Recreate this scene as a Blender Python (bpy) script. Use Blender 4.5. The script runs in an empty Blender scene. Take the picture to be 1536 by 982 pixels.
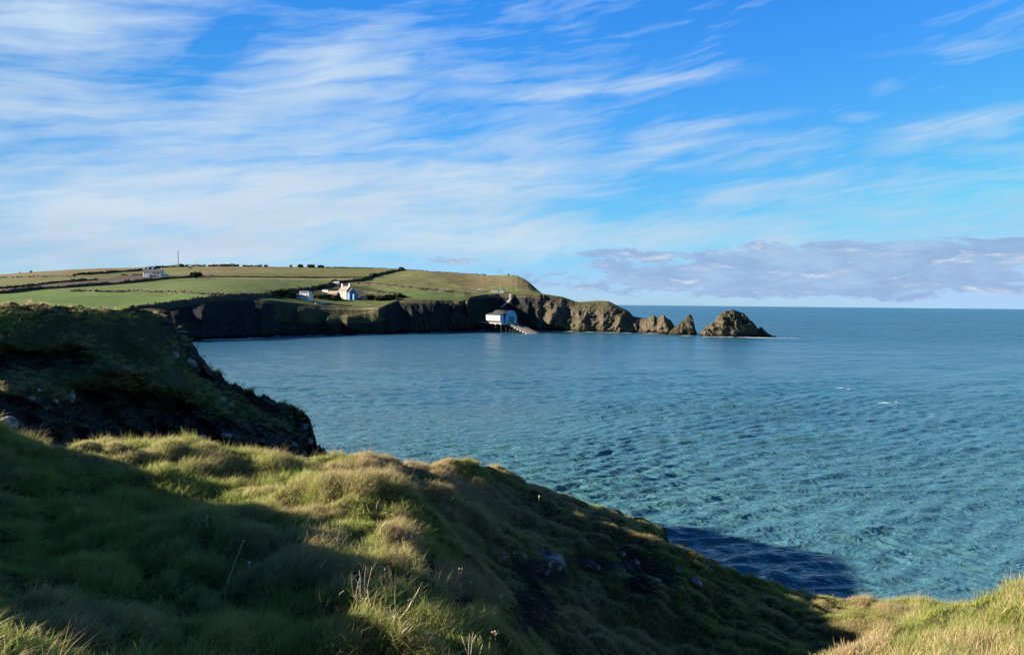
import bpy, bmesh, math, random
import numpy as np
from mathutils import Vector, Matrix, Euler
from mathutils.bvhtree import BVHTree

random.seed(7)
rng = np.random.default_rng(11)
C = bpy.context.scene.collection
scene = bpy.context.scene

# ------------------------------------------------------------------ camera
FPX = 1117.0
CX, CY = 768.0, 491.0
CAM = np.array([0.0, 0.0, 28.0])
PITCH = math.atan((491 - 455.2) / FPX)
ROLL = 0.0102
_r0 = np.array([1.0, 0, 0])
FWD = np.array([0, math.cos(PITCH), -math.sin(PITCH)])
_u0 = np.array([0, math.sin(PITCH), math.cos(PITCH)])
RGT = _r0 * math.cos(ROLL) + _u0 * math.sin(ROLL)
UPV = -_r0 * math.sin(ROLL) + _u0 * math.cos(ROLL)
cam_d = bpy.data.cameras.new('camera')
cam_d.sensor_width = 36.0
cam_d.lens = 36.0 * FPX / 1536.0
cam_d.clip_start = 0.1
cam_d.clip_end = 120000
cam = bpy.data.objects.new('camera', cam_d)
C.objects.link(cam)
cam.matrix_world = Matrix(((RGT[0], UPV[0], -FWD[0], CAM[0]),
                           (RGT[1], UPV[1], -FWD[1], CAM[1]),
                           (RGT[2], UPV[2], -FWD[2], CAM[2]),
                           (0, 0, 0, 1)))
scene.camera = cam

def ray(px, py):
    """Viewing direction of a photograph pixel, scaled to unit depth along +Y."""
    px = np.asarray(px, float); py = np.asarray(py, float)
    a = (px - CX) / FPX; b = -(py - CY) / FPX
    d = a[..., None] * RGT + b[..., None] * UPV + FWD
    return d / d[..., 1:2]

def at(px, py, Y):
    """Point of the place seen at a pixel, Y metres ahead."""
    return CAM + ray(px, py) * np.asarray(Y, float)[..., None]

def hz(px):
    return 455.2 + ROLL * (np.asarray(px, float) - CX)

def water_depth(px, py):
    d = ray(px, py)
    return -CAM[2] / d[..., 2]

def azel(px, py):
    d = ray(px, py); d = d / np.linalg.norm(d)
    return math.atan2(d[0], d[1]), math.asin(d[2])

# ------------------------------------------------------------------ light
SUN_EL = math.radians(18.5)
SUN_AZ = math.radians(-86.0)          # from +Y, clockwise positive: the sun stands to the left
sdir = Vector((math.sin(SUN_AZ) * math.cos(SUN_EL), math.cos(SUN_AZ) * math.cos(SUN_EL), math.sin(SUN_EL)))
sun_d = bpy.data.lights.new('sun', 'SUN')
sun_d.energy = 5.0
sun_d.angle = math.radians(0.5)
sun_d.color = (1.0, 0.89, 0.73)
sun = bpy.data.objects.new('sun', sun_d)
C.objects.link(sun)
sun.rotation_euler = (-sdir).to_track_quat('-Z', 'Y').to_euler()

vs = scene.view_settings
vs.view_transform = 'Standard'
vs.look = 'None'
vs.exposure = 1.75
vs.gamma = 1
vs.use_curve_mapping = False

class NT:
    """Small helper to wire shader nodes."""
    def __init__(s, tree):
        s.t = tree; s.n = tree.nodes; s.l = tree.links
        s.n.clear()
    def new(s, kind, **kw):
        n = s.n.new(kind)
        for k, v in kw.items():
            setattr(n, k, v)
        return n
    def put(s, sock, v):
        if v is None: return
        if isinstance(v, bpy.types.NodeSocket): s.l.new(v, sock)
        elif isinstance(v, (tuple, list)) and len(v) == 3 and sock.type == 'RGBA': sock.default_value = (*v, 1)
        else: sock.default_value = v
    def math(s, op, a, b=None, c=None, clamp=False):
        n = s.new('ShaderNodeMath', operation=op); n.use_clamp = clamp
        for i, v in enumerate((a, b, c)):
            if v is not None: s.put(n.inputs[i], v)
        return n.outputs[0]
    def vmath(s, op, a, b=None):
        n = s.new('ShaderNodeVectorMath', operation=op)
        s.put(n.inputs[0], a); s.put(n.inputs[1], b)
        return n.outputs[0]
    def mix(s, f, a, b, blend='MIX'):
        n = s.new('ShaderNodeMix', data_type='RGBA', blend_type=blend)
        s.put(n.inputs[0], f); s.put(n.inputs[6], a); s.put(n.inputs[7], b)
        return n.outputs[2]
    def noise(s, vec=None, scale=5, detail=4, rough=0.55, dist=0.0, out=0):
        n = s.new('ShaderNodeTexNoise')
        if vec is not None: s.put(n.inputs['Vector'], vec)
        n.inputs['Scale'].default_value = scale; n.inputs['Detail'].default_value = detail
        n.inputs['Roughness'].default_value = rough; n.inputs['Distortion'].default_value = dist
        return n.outputs[out]
    def mapping(s, vec, loc=(0, 0, 0), rot=(0, 0, 0), scale=(1, 1, 1), kind='POINT'):
        n = s.new('ShaderNodeMapping', vector_type=kind)
        s.put(n.inputs[0], vec)
        n.inputs['Location'].default_value = loc; n.inputs['Rotation'].default_value = rot; n.inputs['Scale'].default_value = scale
        return n.outputs[0]
    def ramp(s, f, stops, interp='LINEAR'):
        n = s.new('ShaderNodeValToRGB'); cr = n.color_ramp; cr.interpolation = interp
        while len(cr.elements) < len(stops): cr.elements.new(0.5)
        for e, (p, c) in zip(cr.elements, stops):
            e.position = p; e.color = (*c, 1) if len(c) == 3 else c
        s.put(n.inputs[0], f)
        return n.outputs[0]
    def mrange(s, v, a, b, c=0.0, d=1.0, smooth=False):
        n = s.new('ShaderNodeMapRange')
        if smooth: n.interpolation_type = 'SMOOTHSTEP'
        s.put(n.inputs[0], v)
        for i, q in enumerate((a, b, c, d)): n.inputs[i + 1].default_value = q
        return n.outputs[0]

def g_comb(g, f):
    n = g.new('ShaderNodeCombineXYZ')
    for i in range(3): g.put(n.inputs[i], f)
    return n.outputs[0]

# ------------------------------------------------------------------ sky
SKY_K = 0.05
def build_sky():
    w = bpy.data.worlds.new('World'); scene.world = w; w.use_nodes = True
    g = NT(w.node_tree)
    sky = g.new('ShaderNodeTexSky', sky_type='NISHITA')
    sky.sun_disc = False; sky.sun_elevation = SUN_EL; sky.sun_rotation = SUN_AZ
    sky.altitude = 0; sky.air_density = 1.0; sky.dust_density = 0.25; sky.ozone_density = 2.0
    tc = g.new('ShaderNodeTexCoord')
    sep = g.new('ShaderNodeSeparateXYZ'); g.put(sep.inputs[0], tc.outputs['Generated'])
    az = g.math('ARCTAN2', sep.outputs[0], sep.outputs[1])
    el = g.math('ARCSINE', sep.outputs[2])
    cb = g.new('ShaderNodeCombineXYZ'); g.put(cb.inputs[0], az); g.put(cb.inputs[1], el)
    ae = cb.outputs[0]
    # slow domain warp so that streaks bend
    wn = g.new('ShaderNodeTexNoise'); wn.inputs['Scale'].default_value = 3.2; wn.inputs['Detail'].default_value = 5; wn.inputs['Roughness'].default_value = 0.55
    g.put(wn.inputs['Vector'], g.mapping(ae, scale=(1, 2.4, 1)))
    off = g.vmath('MULTIPLY', g.vmath('SUBTRACT', wn.outputs[1], (0.5, 0.5, 0.5)), (0.10, 0.05, 0))
    aw = g.vmath('ADD', ae, off)
    def streak(x0, y0, x1, y1, width, k, power=1.6, src=aw):
        a0, e0 = azel(x0, y0); a1, e1 = azel(x1, y1)
        L = math.hypot(a1 - a0, e1 - e0) / 2
        v = g.mapping(src, loc=((a0 + a1) / 2, (e0 + e1) / 2, 0), rot=(0, 0, math.atan2(e1 - e0, a1 - a0)), scale=(L * 1.25, width / FPX, 1), kind='TEXTURE')
        gr = g.new('ShaderNodeTexGradient', gradient_type='SPHERICAL'); g.put(gr.inputs[0], v)
        return g.math('MULTIPLY', g.math('POWER', gr.outputs[1], power), k)
    def total(lst):
        s = lst[0]
        for q in lst[1:]: s = g.math('ADD', s, q)
        return s
    soft = total([streak(*q) for q in [
        # x0, y0, x1, y1, half width, strength, power
        (-250, 120, 330, -30, 120, .95, 1.0), (300, 160, 720, -40, 75, 1.15, 1.3), (-200, 240, 560, 150, 110, .95, .9), (420, 190, 1120, 120, 95, 1.0, 1.0),
        (-300, 330, 800, 275, 80, 1.15, .85), (100, 330, 900, 290, 75, 1.15, .85), (-300, 395, 800, 380, 44, 1.25, .85),
        (600, 270, 1150, 205, 55, .8, 1.0), (650, 365, 1700, 300, 46, 1.35, .8), (200, 60, 800, 60, 110, .5, 1.2), (900, 300, 1500, 262, 24, .75, 1.0),
        (-300, 180, 300, 60, 200, .45, .8), (1350, 200, 1700, 180, 45, .45, 1.1), (100, 240, 700, 215, 70, .55, 1.1), (500, 350, 1050, 340, 40, .7, 1.0)]])
    sharp = total([streak(*q) for q in [
        (640, 150, 1130, 104, 16, 1.1, 1.1), (880, 118, 1100, 106, 9, .55, 1.0), (900, 206, 1185, 168, 12, .95, 1.0), (880, 224, 1140, 202, 15, .95, 1.0),
        (1240, 178, 1320, 168, 11, .8, 1.0), (1280, 232, 1390, 214, 15, .8, 1.0), (1370, 188, 1620, 140, 17, .8, 1.0), (1300, 134, 1350, 120, 12, .45, 1.0),
        (-80, 222, 60, 208, 16, .7, 1.0), (-60, 175, 260, 160, 20, .55, 1.0), (1290, 205, 1536, 182, 30, .4, 1.0), (1420, 222, 1600, 214, 10, .6, 1.0),
        (780, 240, 1180, 250, 16, .35, 1.0), (1170, 255, 1210, 240, 16, .4, 1.0), (1050, 305, 1210, 300, 8, .6, 1.0), (700, 290, 900, 302, 9, .5, 1.0),
        (240, 262, 330, 268, 9, .5, 1.0), (1300, 76, 1560, 48, 8, .25, 1.0), (330, 262, 640, 256, 14, .5, 1.0)]])
    # fibres: noise stretched along the wind
    def fibre(src, ang, lx, ly, detail, rough, dist):
        return g.noise(g.mapping(src, rot=(0, 0, ang), scale=(lx, ly, 1), kind='TEXTURE'), 1.0, detail, rough, dist)
    f1 = fibre(aw, .13, .30, .046, 7, .56, .5)
    f2 = fibre(aw, .16, .10, .012, 6, .55, .6)
    f3 = fibre(aw, .55, .22, .10, 7, .58, .3)
    f4 = fibre(aw, .05, .62, .14, 5, .5, .2)
    mod = total([g.mrange(f1, .25, .75, -.48, .48), g.mrange(f3, .25, .75, -.26, .26), g.mrange(f2, .25, .75, -.24, .24), g.mrange(f4, .3, .7, -.18, .18)])
    veil1 = g.mrange(g.math('ADD', g.math('MULTIPLY', soft, .60), mod), .10, 1.10, 0, 1)
    fibs = g.math('ADD', g.mrange(f2, .25, .75, .35, 1.2), g.mrange(f3, .25, .75, -.35, .35))
    veil2 = g.math('MULTIPLY', sharp, fibs)
    veil = g.math('SUBTRACT', 1.0, g.math('MULTIPLY', g.math('SUBTRACT', 1.0, g.math('MULTIPLY', veil1, .95)), g.math('SUBTRACT', 1.0, g.math('MULTIPLY', g.math('MINIMUM', g.math('MAXIMUM', veil2, 0.0), 1.0), .68))))
    tint = g.ramp(g.mrange(el, 0.0, 1.0), [(0.0, (.30, .51, 1.05)), (.05, (.25, .48, .82)), (.13, (.21, .50, .78)), (.25, (.165, .52, .85)), (.38, (.125, .52, .98)), (.5, (.075, .36, .76)), (.75, (.025, .13, .32))])
    base = g.vmath('MULTIPLY', g.vmath('MULTIPLY', sky.outputs[0], tint), (1.70, 1.70, 1.70))
    base = g.vmath('MULTIPLY', base, g_comb(g, g.mrange(az, -1.0, .10, .42, 1.0, True)))
    base = g.vmath('MINIMUM', base, (2.56, 3.87, 5.6))
    lowc = g.mix(g.mrange(g.noise(g.mapping(ae, rot=(0, 0, .04), scale=(.5, .055, 1), kind='TEXTURE'), 1.0, 5, .55, .3), .38, .62), (3.05, 3.8, 4.7), (3.95, 4.6, 5.15))
    cirrus = g.mix(g.mrange(el, 0.02, 0.36), lowc, (3.25, 4.25, 5.4))
    col = g.mix(veil, base, cirrus)
    # low cumulus bank above the sea horizon
    cn = g.noise(g.mapping(aw, scale=(.75, 2.7, 1)), 15.0, 9, .60, .35)
    cn2 = g.noise(g.mapping(aw, loc=(0.007, -0.020, 0), scale=(.75, 2.7, 1)), 15.0, 5, .50, .35)
    cf = g.noise(g.mapping(ae, scale=(.8, 2.4, 1)), 48.0, 7, .62, .3)
    band = total([streak(*q, src=ae) for q in [
        (830, 408, 1700, 398, 46, 1.5, .7), (1000, 388, 1800, 376, 30, .9, .8), (700, 418, 1600, 424, 26, .8, .8), (800, 382, 930, 379, 8, .9, .8),
        (560, 394, 790, 390, 9, .8, .9), (1220, 370, 1420, 366, 9, .9, .8), (1500, 362, 1600, 360, 8, .8, .8), (430, 386, 520, 386, 6, .5, 1.0), (1480,345,1530,343,5,.6,1.0)]])
    edge = g.math('ADD', g.math('MULTIPLY', band, .76), g.math('ADD', g.mrange(cn, .3, .7, -.74, .74), g.mrange(cf, .3, .7, -.22, .22)))
    cum = g.math('MULTIPLY', g.mrange(edge, .36, .78, 0, 1, True), g.mrange(band, .03, .22, 0, 1, True))
    lit = g.math('MULTIPLY', g.mrange(g.math('ADD', g.math('SUBTRACT', cn, cn2), g.mrange(cf, .3, .7, -.06, .06)), .03, .22, 0, 1, True), g.mrange(cn, .36, .60))
    cc = g.mix(lit, g.mix(g.mrange(g.math('ADD', cn, g.mrange(cf, .3, .7, -.08, .08)), .36, .62), (2.35, 3.3, 4.75), (1.72, 2.58, 4.15)), (3.75, 4.15, 4.8))
    col = g.mix(g.math('MULTIPLY', cum, .88), col, cc)
    # thin brightness towards the low left, where the sun is
    bg = g.new('ShaderNodeBackground'); g.put(bg.inputs[0], col); bg.inputs[1].default_value = SKY_K
    out = g.new('ShaderNodeOutputWorld'); g.l.new(bg.outputs[0], out.inputs[0])
build_sky()

# ------------------------------------------------------------------ helpers
def _hash(ix, iy, iz):
    h = (ix.astype(np.int64) * 374761393 + iy.astype(np.int64) * 668265263 + iz.astype(np.int64) * 2147483647) & 0xFFFFFFFF
    h = ((h ^ (h >> 13)) * 1274126177) & 0xFFFFFFFF
    h = ((h ^ (h >> 16)) * 2246822519) & 0xFFFFFFFF
    return ((h ^ (h >> 15)) & 0xFFFFFF) / float(0xFFFFFF)

def vnoise(x, y, z=0.0):
    x, y, z = np.broadcast_arrays(np.asarray(x, float), np.asarray(y, float), np.asarray(z, float))
    ix, iy, iz = np.floor(x), np.floor(y), np.floor(z)
    fx, fy, fz = x - ix, y - iy, z - iz
    ux, uy, uz = [f * f * f * (f * (f * 6 - 15) + 10) for f in (fx, fy, fz)]
    out = 0
    for dx in (0, 1):
        for dy in (0, 1):
            for dz in (0, 1):
                wgt = (ux if dx else 1 - ux) * (uy if dy else 1 - uy) * (uz if dz else 1 - uz)
                out = out + wgt * _hash(ix + dx, iy + dy, iz + dz)
    return out * 2 - 1

def fbm(x, y, z=0.0, octv=4, gain=0.5):
    a, s, n = 1.0, 0, 0
    for k in range(octv):
        s = s + a * vnoise(np.asarray(x) * 2 ** k + 17.3 * k, np.asarray(y) * 2 ** k - 9.1 * k, np.asarray(z) * 2 ** k + 3.7 * k)
        n += a; a *= gain
    return s / n

def ridged(x, y, z=0.0, octv=4):
    a, s, n = 1.0, 0, 0
    for k in range(octv):
        v = 1 - np.abs(vnoise(np.asarray(x) * 2 ** k + 7.7 * k, np.asarray(y) * 2 ** k + 3.3 * k, np.asarray(z) * 2 ** k - 5.1 * k)) * 1.6
        s = s + a * v; n += a; a *= 0.5
    return s / n

def tag(o, label=None, cat=None, group=None, kind=None):
    if label: o['label'] = label
    if cat: o['category'] = cat
    if group: o['group'] = group
    if kind: o['kind'] = kind
    return o

def empty(name, loc, rz=0.0):
    o = bpy.data.objects.new(name, None); C.objects.link(o)
    o.location = loc; o.rotation_euler = (0, 0, rz); o.empty_display_size = 0.2
    return o

def mesh_np(name, verts, faces, mats=(), parent=None, smooth=False):
    me = bpy.data.meshes.new(name)
    verts = np.asarray(verts, np.float32); 
    if isinstance(faces, np.ndarray):
        nf, k = faces.shape
        me.vertices.add(len(verts)); me.vertices.foreach_set('co', verts.ravel())
        me.loops.add(nf * k); me.loops.foreach_set('vertex_index', faces.ravel().astype(np.int32))
        me.polygons.add(nf); me.polygons.foreach_set('loop_start', np.arange(0, nf * k, k, dtype=np.int32))
        me.update(calc_edges=True)
    else:
        me.from_pydata(verts.tolist(), [], faces); me.update()
    if smooth: me.polygons.foreach_set('use_smooth', np.ones(len(me.polygons), bool))
    for m in (mats if isinstance(mats, (list, tuple)) else [mats]): me.materials.append(m)
    o = bpy.data.objects.new(name, me); C.objects.link(o)
    if parent: o.parent = parent
    return o

def grid_faces(nr, nc):
    i = np.arange(nr - 1)[:, None] * nc + np.arange(nc - 1)[None, :]
    i = i.ravel()
    return np.stack([i, i + 1, i + nc + 1, i + nc], 1)

def col_attr(o, name, arr):
    a = o.data.color_attributes.new(name, 'FLOAT_COLOR', 'POINT')
    arr = np.asarray(arr, np.float32)
    if arr.shape[1] == 3: arr = np.concatenate([arr, np.ones((len(arr), 1), np.float32)], 1)
    a.data.foreach_set('color', arr.ravel())

def float_attr(o, name, arr):
    a = o.data.attributes.new(name, 'FLOAT', 'POINT'); a.data.foreach_set('value', np.asarray(arr, np.float32).ravel())

class MB:
    """Collects boxes, tubes and faces; build() links them as one mesh object."""
    def __init__(s): s.v = []; s.f = []
    def add(s, vs_, fs):
        n = len(s.v); s.v += [tuple(map(float, q)) for q in vs_]; s.f += [tuple(i + n for i in f) for f in fs]; return s
    def box(s, c, d, rz=0.0, taper=1.0):
        x, y, z = c; a, b, h = d[0] / 2, d[1] / 2, d[2] / 2
        co, si = math.cos(rz), math.sin(rz); pts = []
        for dz, t in ((-h, 1), (h, taper)):
            for dx, dy in ((-a, -b), (a, -b), (a, b), (-a, b)):
                dx *= t; dy *= t
                pts.append((x + dx * co - dy * si, y + dx * si + dy * co, z + dz))
        return s.add(pts, [(3, 2, 1, 0), (4, 5, 6, 7), (0, 1, 5, 4), (1, 2, 6, 5), (2, 3, 7, 6), (3, 0, 4, 7)])
    def tube(s, pts, rad, n=6, cap=True):
        pts = [Vector(p) for p in pts]; rad = rad if isinstance(rad, (list, tuple)) else [rad] * len(pts)
        vs_, fs = [], []
        for i, p in enumerate(pts):
            t = (pts[min(i + 1, len(pts) - 1)] - pts[max(i - 1, 0)]).normalized()
            up = Vector((0, 0, 1)) if abs(t.z) < 0.9 else Vector((1, 0, 0))
            a = t.cross(up).normalized(); b = t.cross(a)
            for k in range(n):
                an = 2 * math.pi * k / n
                vs_.append(p + (a * math.cos(an) + b * math.sin(an)) * rad[i])
        for i in range(len(pts) - 1):
            for k in range(n):
                fs.append((i * n + k, i * n + (k + 1) % n, (i + 1) * n + (k + 1) % n, (i + 1) * n + k))
        if cap:
            fs.append(tuple(range(n))[::-1]); fs.append(tuple((len(pts) - 1) * n + k for k in range(n)))
        return s.add(vs_, fs)
    def prism(s, outline, y0, y1):
        """outline in xz, extruded from y0 to y1"""
        n = len(outline)
        vs_ = [(x, y0, z) for x, z in outline] + [(x, y1, z) for x, z in outline]
        fs = [tuple(range(n)), tuple(range(2 * n - 1, n - 1, -1))]
        fs += [((k + 1) % n, k, n + k, n + (k + 1) % n) for k in range(n)]
        return s.add(vs_, fs)
    def build(s, name, m, parent=None, smooth=False):
        return mesh_np(name, np.array(s.v, np.float32), s.f, m, parent, smooth)

# ------------------------------------------------------------------ materials
M = {}
def mat(name):
    m = bpy.data.materials.new(name); m.use_nodes = True
    g = NT(m.node_tree)
    out = g.new('ShaderNodeOutputMaterial'); b = g.new('ShaderNodeBsdfPrincipled')
    g.l.new(b.outputs[0], out.inputs[0])
    b.inputs['Specular IOR Level'].default_value = 0.2
    M[name] = m
    return m, g, b, out

def bump(g, b, h, strength=.5, dist=.1):
    n = g.new('ShaderNodeBump'); n.inputs['Strength'].default_value = strength; n.inputs['Distance'].default_value = dist
    g.put(n.inputs['Height'], h); g.l.new(n.outputs[0], b.inputs['Normal'])

def plain(name, c, rough=.7, var=.12, scale=1.5, metal=0.0):
    m, g, b, out = mat(name)
    tc = g.new('ShaderNodeTexCoord')
    n = g.noise(tc.outputs['Object'], scale, 5, .6)
    f = g.mrange(n, .3, .7, 1 - var, 1 + var)
    g.put(b.inputs['Base Color'], g.vmath('MULTIPLY', (c[0], c[1], c[2]), g_comb(g, f)))
    b.inputs['Roughness'].default_value = rough; b.inputs['Metallic'].default_value = metal
    return m

plain('white_render', (.64, .63, .61), .8, .06)
plain('cream_stone', (.48, .42, .32), .85, .15)
plain('grey_render', (.42, .43, .44), .8, .1)
plain('slate_roof', (.075, .075, .08), .75, .25, 2.5)
plain('pale_slate_roof', (.23, .21, .185), .8, .2, 2.5)
plain('copper_roof', (.055, .06, .055), .55, .25, .8)
plain('blue_cladding', (.20, .44, .66), .6, .07)
plain('blue_shade', (.075, .22, .42), .6, .1)  # blue shade on the cream house's end, put into the wall colour
plain('teal_door', (.05, .26, .30), .5, .1)
plain('dark_glass', (.02, .03, .04), .1, .1)
plain('concrete', (.42, .39, .35), .85, .15)
plain('pile_concrete', (.035, .032, .03), .85, .2)
plain('winch_wall', (.46, .46, .44), .85, .12)
plain('boathouse_white', (.56, .56, .54), .8, .1)
plain('ramp_concrete', (.20, .165, .135), .9, .2)
plain('white_paint', (.80, .79, .76), .6, .05)
plain('metal_grey', (.30, .31, .33), .5, .1)
plain('dark_timber', (.07, .05, .04), .8, .2)
plain('bark', (.09, .07, .05), .9, .3, 6)
plain('dead_stem', (.56, .48, .36), .8, .25, 20)
plain('dead_stem_brown', (.28, .17, .10), .8, .3, 20)
plain('seed_head', (.45, .36, .24), .9, .3, 30)
plain('petal_white', (.80, .80, .76), .7, .04)
plain('path_earth', (.33, .29, .22), .9, .2)
plain('brown_roof', (.17, .12, .09), .85, .2)
plain('pink_stone', (.36, .26, .21), .9, .2)

def foliage(name, c1, c2, scale=.8):
    m, g, b, out = mat(name)
    tc = g.new('ShaderNodeTexCoord')
    n = g.noise(tc.outputs['Object'], scale, 4, .6)
    g.put(b.inputs['Base Color'], g.mix(g.mrange(n, .35, .65), c1, c2))
    b.inputs['Roughness'].default_value = .8; b.inputs['Specular IOR Level'].default_value = .1
foliage('hedge_leaf', (.036, .042, .022), (.085, .072, .046), .25)
foliage('scrub_leaf', (.055, .042, .034), (.090, .070, .054), .12)
foliage('bush_leaf', (.022, .034, .016), (.050, .060, .026), .4)

def terrain_mat():
    m, g, b, out = mat('far_land')
    at_ = g.new('ShaderNodeAttribute', attribute_name='Col')
    rk = g.new('ShaderNodeAttribute', attribute_name='rock')
    tc = g.new('ShaderNodeTexCoord'); P = tc.outputs['Object']
    n1 = g.noise(P, .012, 6, .6); n2 = g.noise(P, .12, 6, .65); n3 = g.noise(P, .9, 4, .6)
    fieldc = g.vmath('MULTIPLY', at_.outputs[0], g_comb(g, g.math('ADD', g.mrange(n1, .3, .7, .76, 1.16), g.math('ADD', g.mrange(n2, .3, .7, -.20, .20), g.mrange(n3, .3, .7, -.14, .14)))))
    sd = g.mapping(P, rot=(0.0, 0.9, 0.35), scale=(.10, .35, .035))
    r1 = g.noise(sd, 2.0, 9, .68, .6); r2 = g.noise(P, .055, 6, .6)
    rockc = g.ramp(r1, [(.28, (.020, .018, .017)), (.44, (.056, .048, .038)), (.58, (.118, .098, .070)), (.75, (.205, .178, .138))])
    rockc = g.mix(g.mrange(r2, .50, .68), rockc, (.075, .078, .035))
    cliff_shade = g.new('ShaderNodeAttribute', attribute_name='slate')  # slate is the mask of the shade painted into the cliffs
    rockc = g.mix(cliff_shade.outputs[2], rockc, g.vmath('MULTIPLY', rockc, (.27, .35, .47)))  # shade and blue air haze of the cliffs tinted into the rock
    sz_ = g.new('ShaderNodeSeparateXYZ'); g.put(sz_.inputs[0], P)
    wet = g.mrange(g.math('ADD', sz_.outputs[2], g.mrange(n2, .3, .7, -1.5, 1.5)), 1.5, 3.6)
    rockc = g.mix(wet, g.vmath('MULTIPLY', rockc, (.35, .34, .33)), rockc)
    rf = g.mrange(g.math('ADD', rk.outputs[2], g.mrange(n2, .3, .7, -.3, .3)), .42, .58)
    g.put(b.inputs['Base Color'], g.mix(rf, fieldc, rockc))
    b.inputs['Roughness'].default_value = .95; b.inputs['Specular IOR Level'].default_value = .05
    hgt = g.math('ADD', g.math('MULTIPLY', r1, rf), g.math('MULTIPLY', n3, .25))
    bump(g, b, hgt, .8, 1.2)
terrain_mat()

def headland_mat():
    """Grass over dark rock with white lichen: rock attribute says where the rock is bare."""
    m, g, b, out = mat('mid_land')
    rk = g.new('ShaderNodeAttribute', attribute_name='rock')
    tc = g.new('ShaderNodeTexCoord'); P = tc.outputs['Object']
    n1 = g.noise(P, .25, 6, .65); n2 = g.noise(P, 1.6, 6, .6)
    gr = g.ramp(n1, [(.30, (.022, .034, .013)), (.5, (.045, .058, .020)), (.68, (.085, .075, .035))])
    gr = g.mix(g.mrange(n2, .4, .7, 0, .55), gr, (.095, .085, .040))
    sd = g.mapping(P, rot=(.35, .2, .1), scale=(.35, .35, 1.6))
    r1 = g.noise(sd, 1.2, 9, .7, .5)
    rockc = g.ramp(r1, [(.32, (.012, .011, .010)), (.52, (.038, .033, .029)), (.72, (.095, .085, .075))])
    rf = g.mrange(g.math('ADD', rk.outputs[2], g.mrange(n1, .3, .7, -.30, .30)), .42, .56)
    li = g.noise(P, .8, 8, .7, .8)
    lm = g.math('MULTIPLY', g.mrange(li, .61, .67), g.math('MULTIPLY', rf, g.mrange(g.noise(P, .09, 3, .5), .48, .60)))
    rockc = g.mix(lm, rockc, (.34, .35, .34))
    g.put(b.inputs['Base Color'], g.mix(rf, gr, rockc))
    b.inputs['Roughness'].default_value = .92; b.inputs['Specular IOR Level'].default_value = .1
    bump(g, b, g.math('ADD', g.math('MULTIPLY', r1, 1.0), g.math('MULTIPLY', n2, .6)), .9, .5)
headland_mat()

def soil_mat():
    m, g, b, out = mat('near_soil')
    tc = g.new('ShaderNodeTexCoord'); P = tc.outputs['Object']
    rk = g.new('ShaderNodeAttribute', attribute_name='rock')
    n1 = g.noise(P, .5, 6, .65); n2 = g.noise(P, 6, 6, .65)
    gr = g.ramp(n1, [(.32, (.028, .032, .012)), (.55, (.050, .050, .021)), (.72, (.100, .078, .042))])
    rockc = g.ramp(n2, [(.35, (.012, .010, .009)), (.6, (.045, .037, .03)), (.8, (.10, .09, .08))])
    rf = g.mrange(g.math('ADD', rk.outputs[2], g.mrange(n1, .3, .7, -.25, .25)), .45, .55)
    g.put(b.inputs['Base Color'], g.mix(rf, gr, rockc))
    b.inputs['Roughness'].default_value = .95; b.inputs['Specular IOR Level'].default_value = .05
    bump(g, b, n2, .8, .08)
soil_mat()

def rock_mat(name, stops, lichen, lm0, lm1, s=1.0):
    m, g, b, out = mat(name)
    tc = g.new('ShaderNodeTexCoord'); P = tc.outputs['Object']
    r1 = g.noise(g.mapping(P, rot=(.4, .6, .2), scale=(s, s, s * 2.5)), 1.0, 9, .68, .5)
    r2 = g.noise(P, 1.7 * s, 6, .6)
    c = g.mix(g.mrange(r2, lm0, lm1), g.ramp(r1, stops), lichen)
    if name == 'sea_rock':     # dark wet weed band at the waterline
        sz_ = g.new('ShaderNodeSeparateXYZ'); g.put(sz_.inputs[0], P)
        c = g.mix(g.mrange(g.math('ADD', sz_.outputs[2], g.mrange(r2, .3, .7, -1.2, 1.2)), 1.2, 3.0), g.vmath('MULTIPLY', c, (.35, .34, .33)), c)
    g.put(b.inputs['Base Color'], c)
    b.inputs['Roughness'].default_value = .92; b.inputs['Specular IOR Level'].default_value = .1
    bump(g, b, r1, .8, .4 / s)
rock_mat('sea_rock', [(.30, (.020, .018, .016)), (.46, (.052, .045, .036)), (.60, (.115, .096, .068)), (.78, (.20, .172, .125))], (.070, .072, .032), .48, .64, .11)
rock_mat('lichen_rock', [(.35, (.05, .048, .045)), (.55, (.20, .20, .19)), (.7, (.34, .34, .32))], (.48, .48, .46), .50, .62, 3.0)

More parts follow.
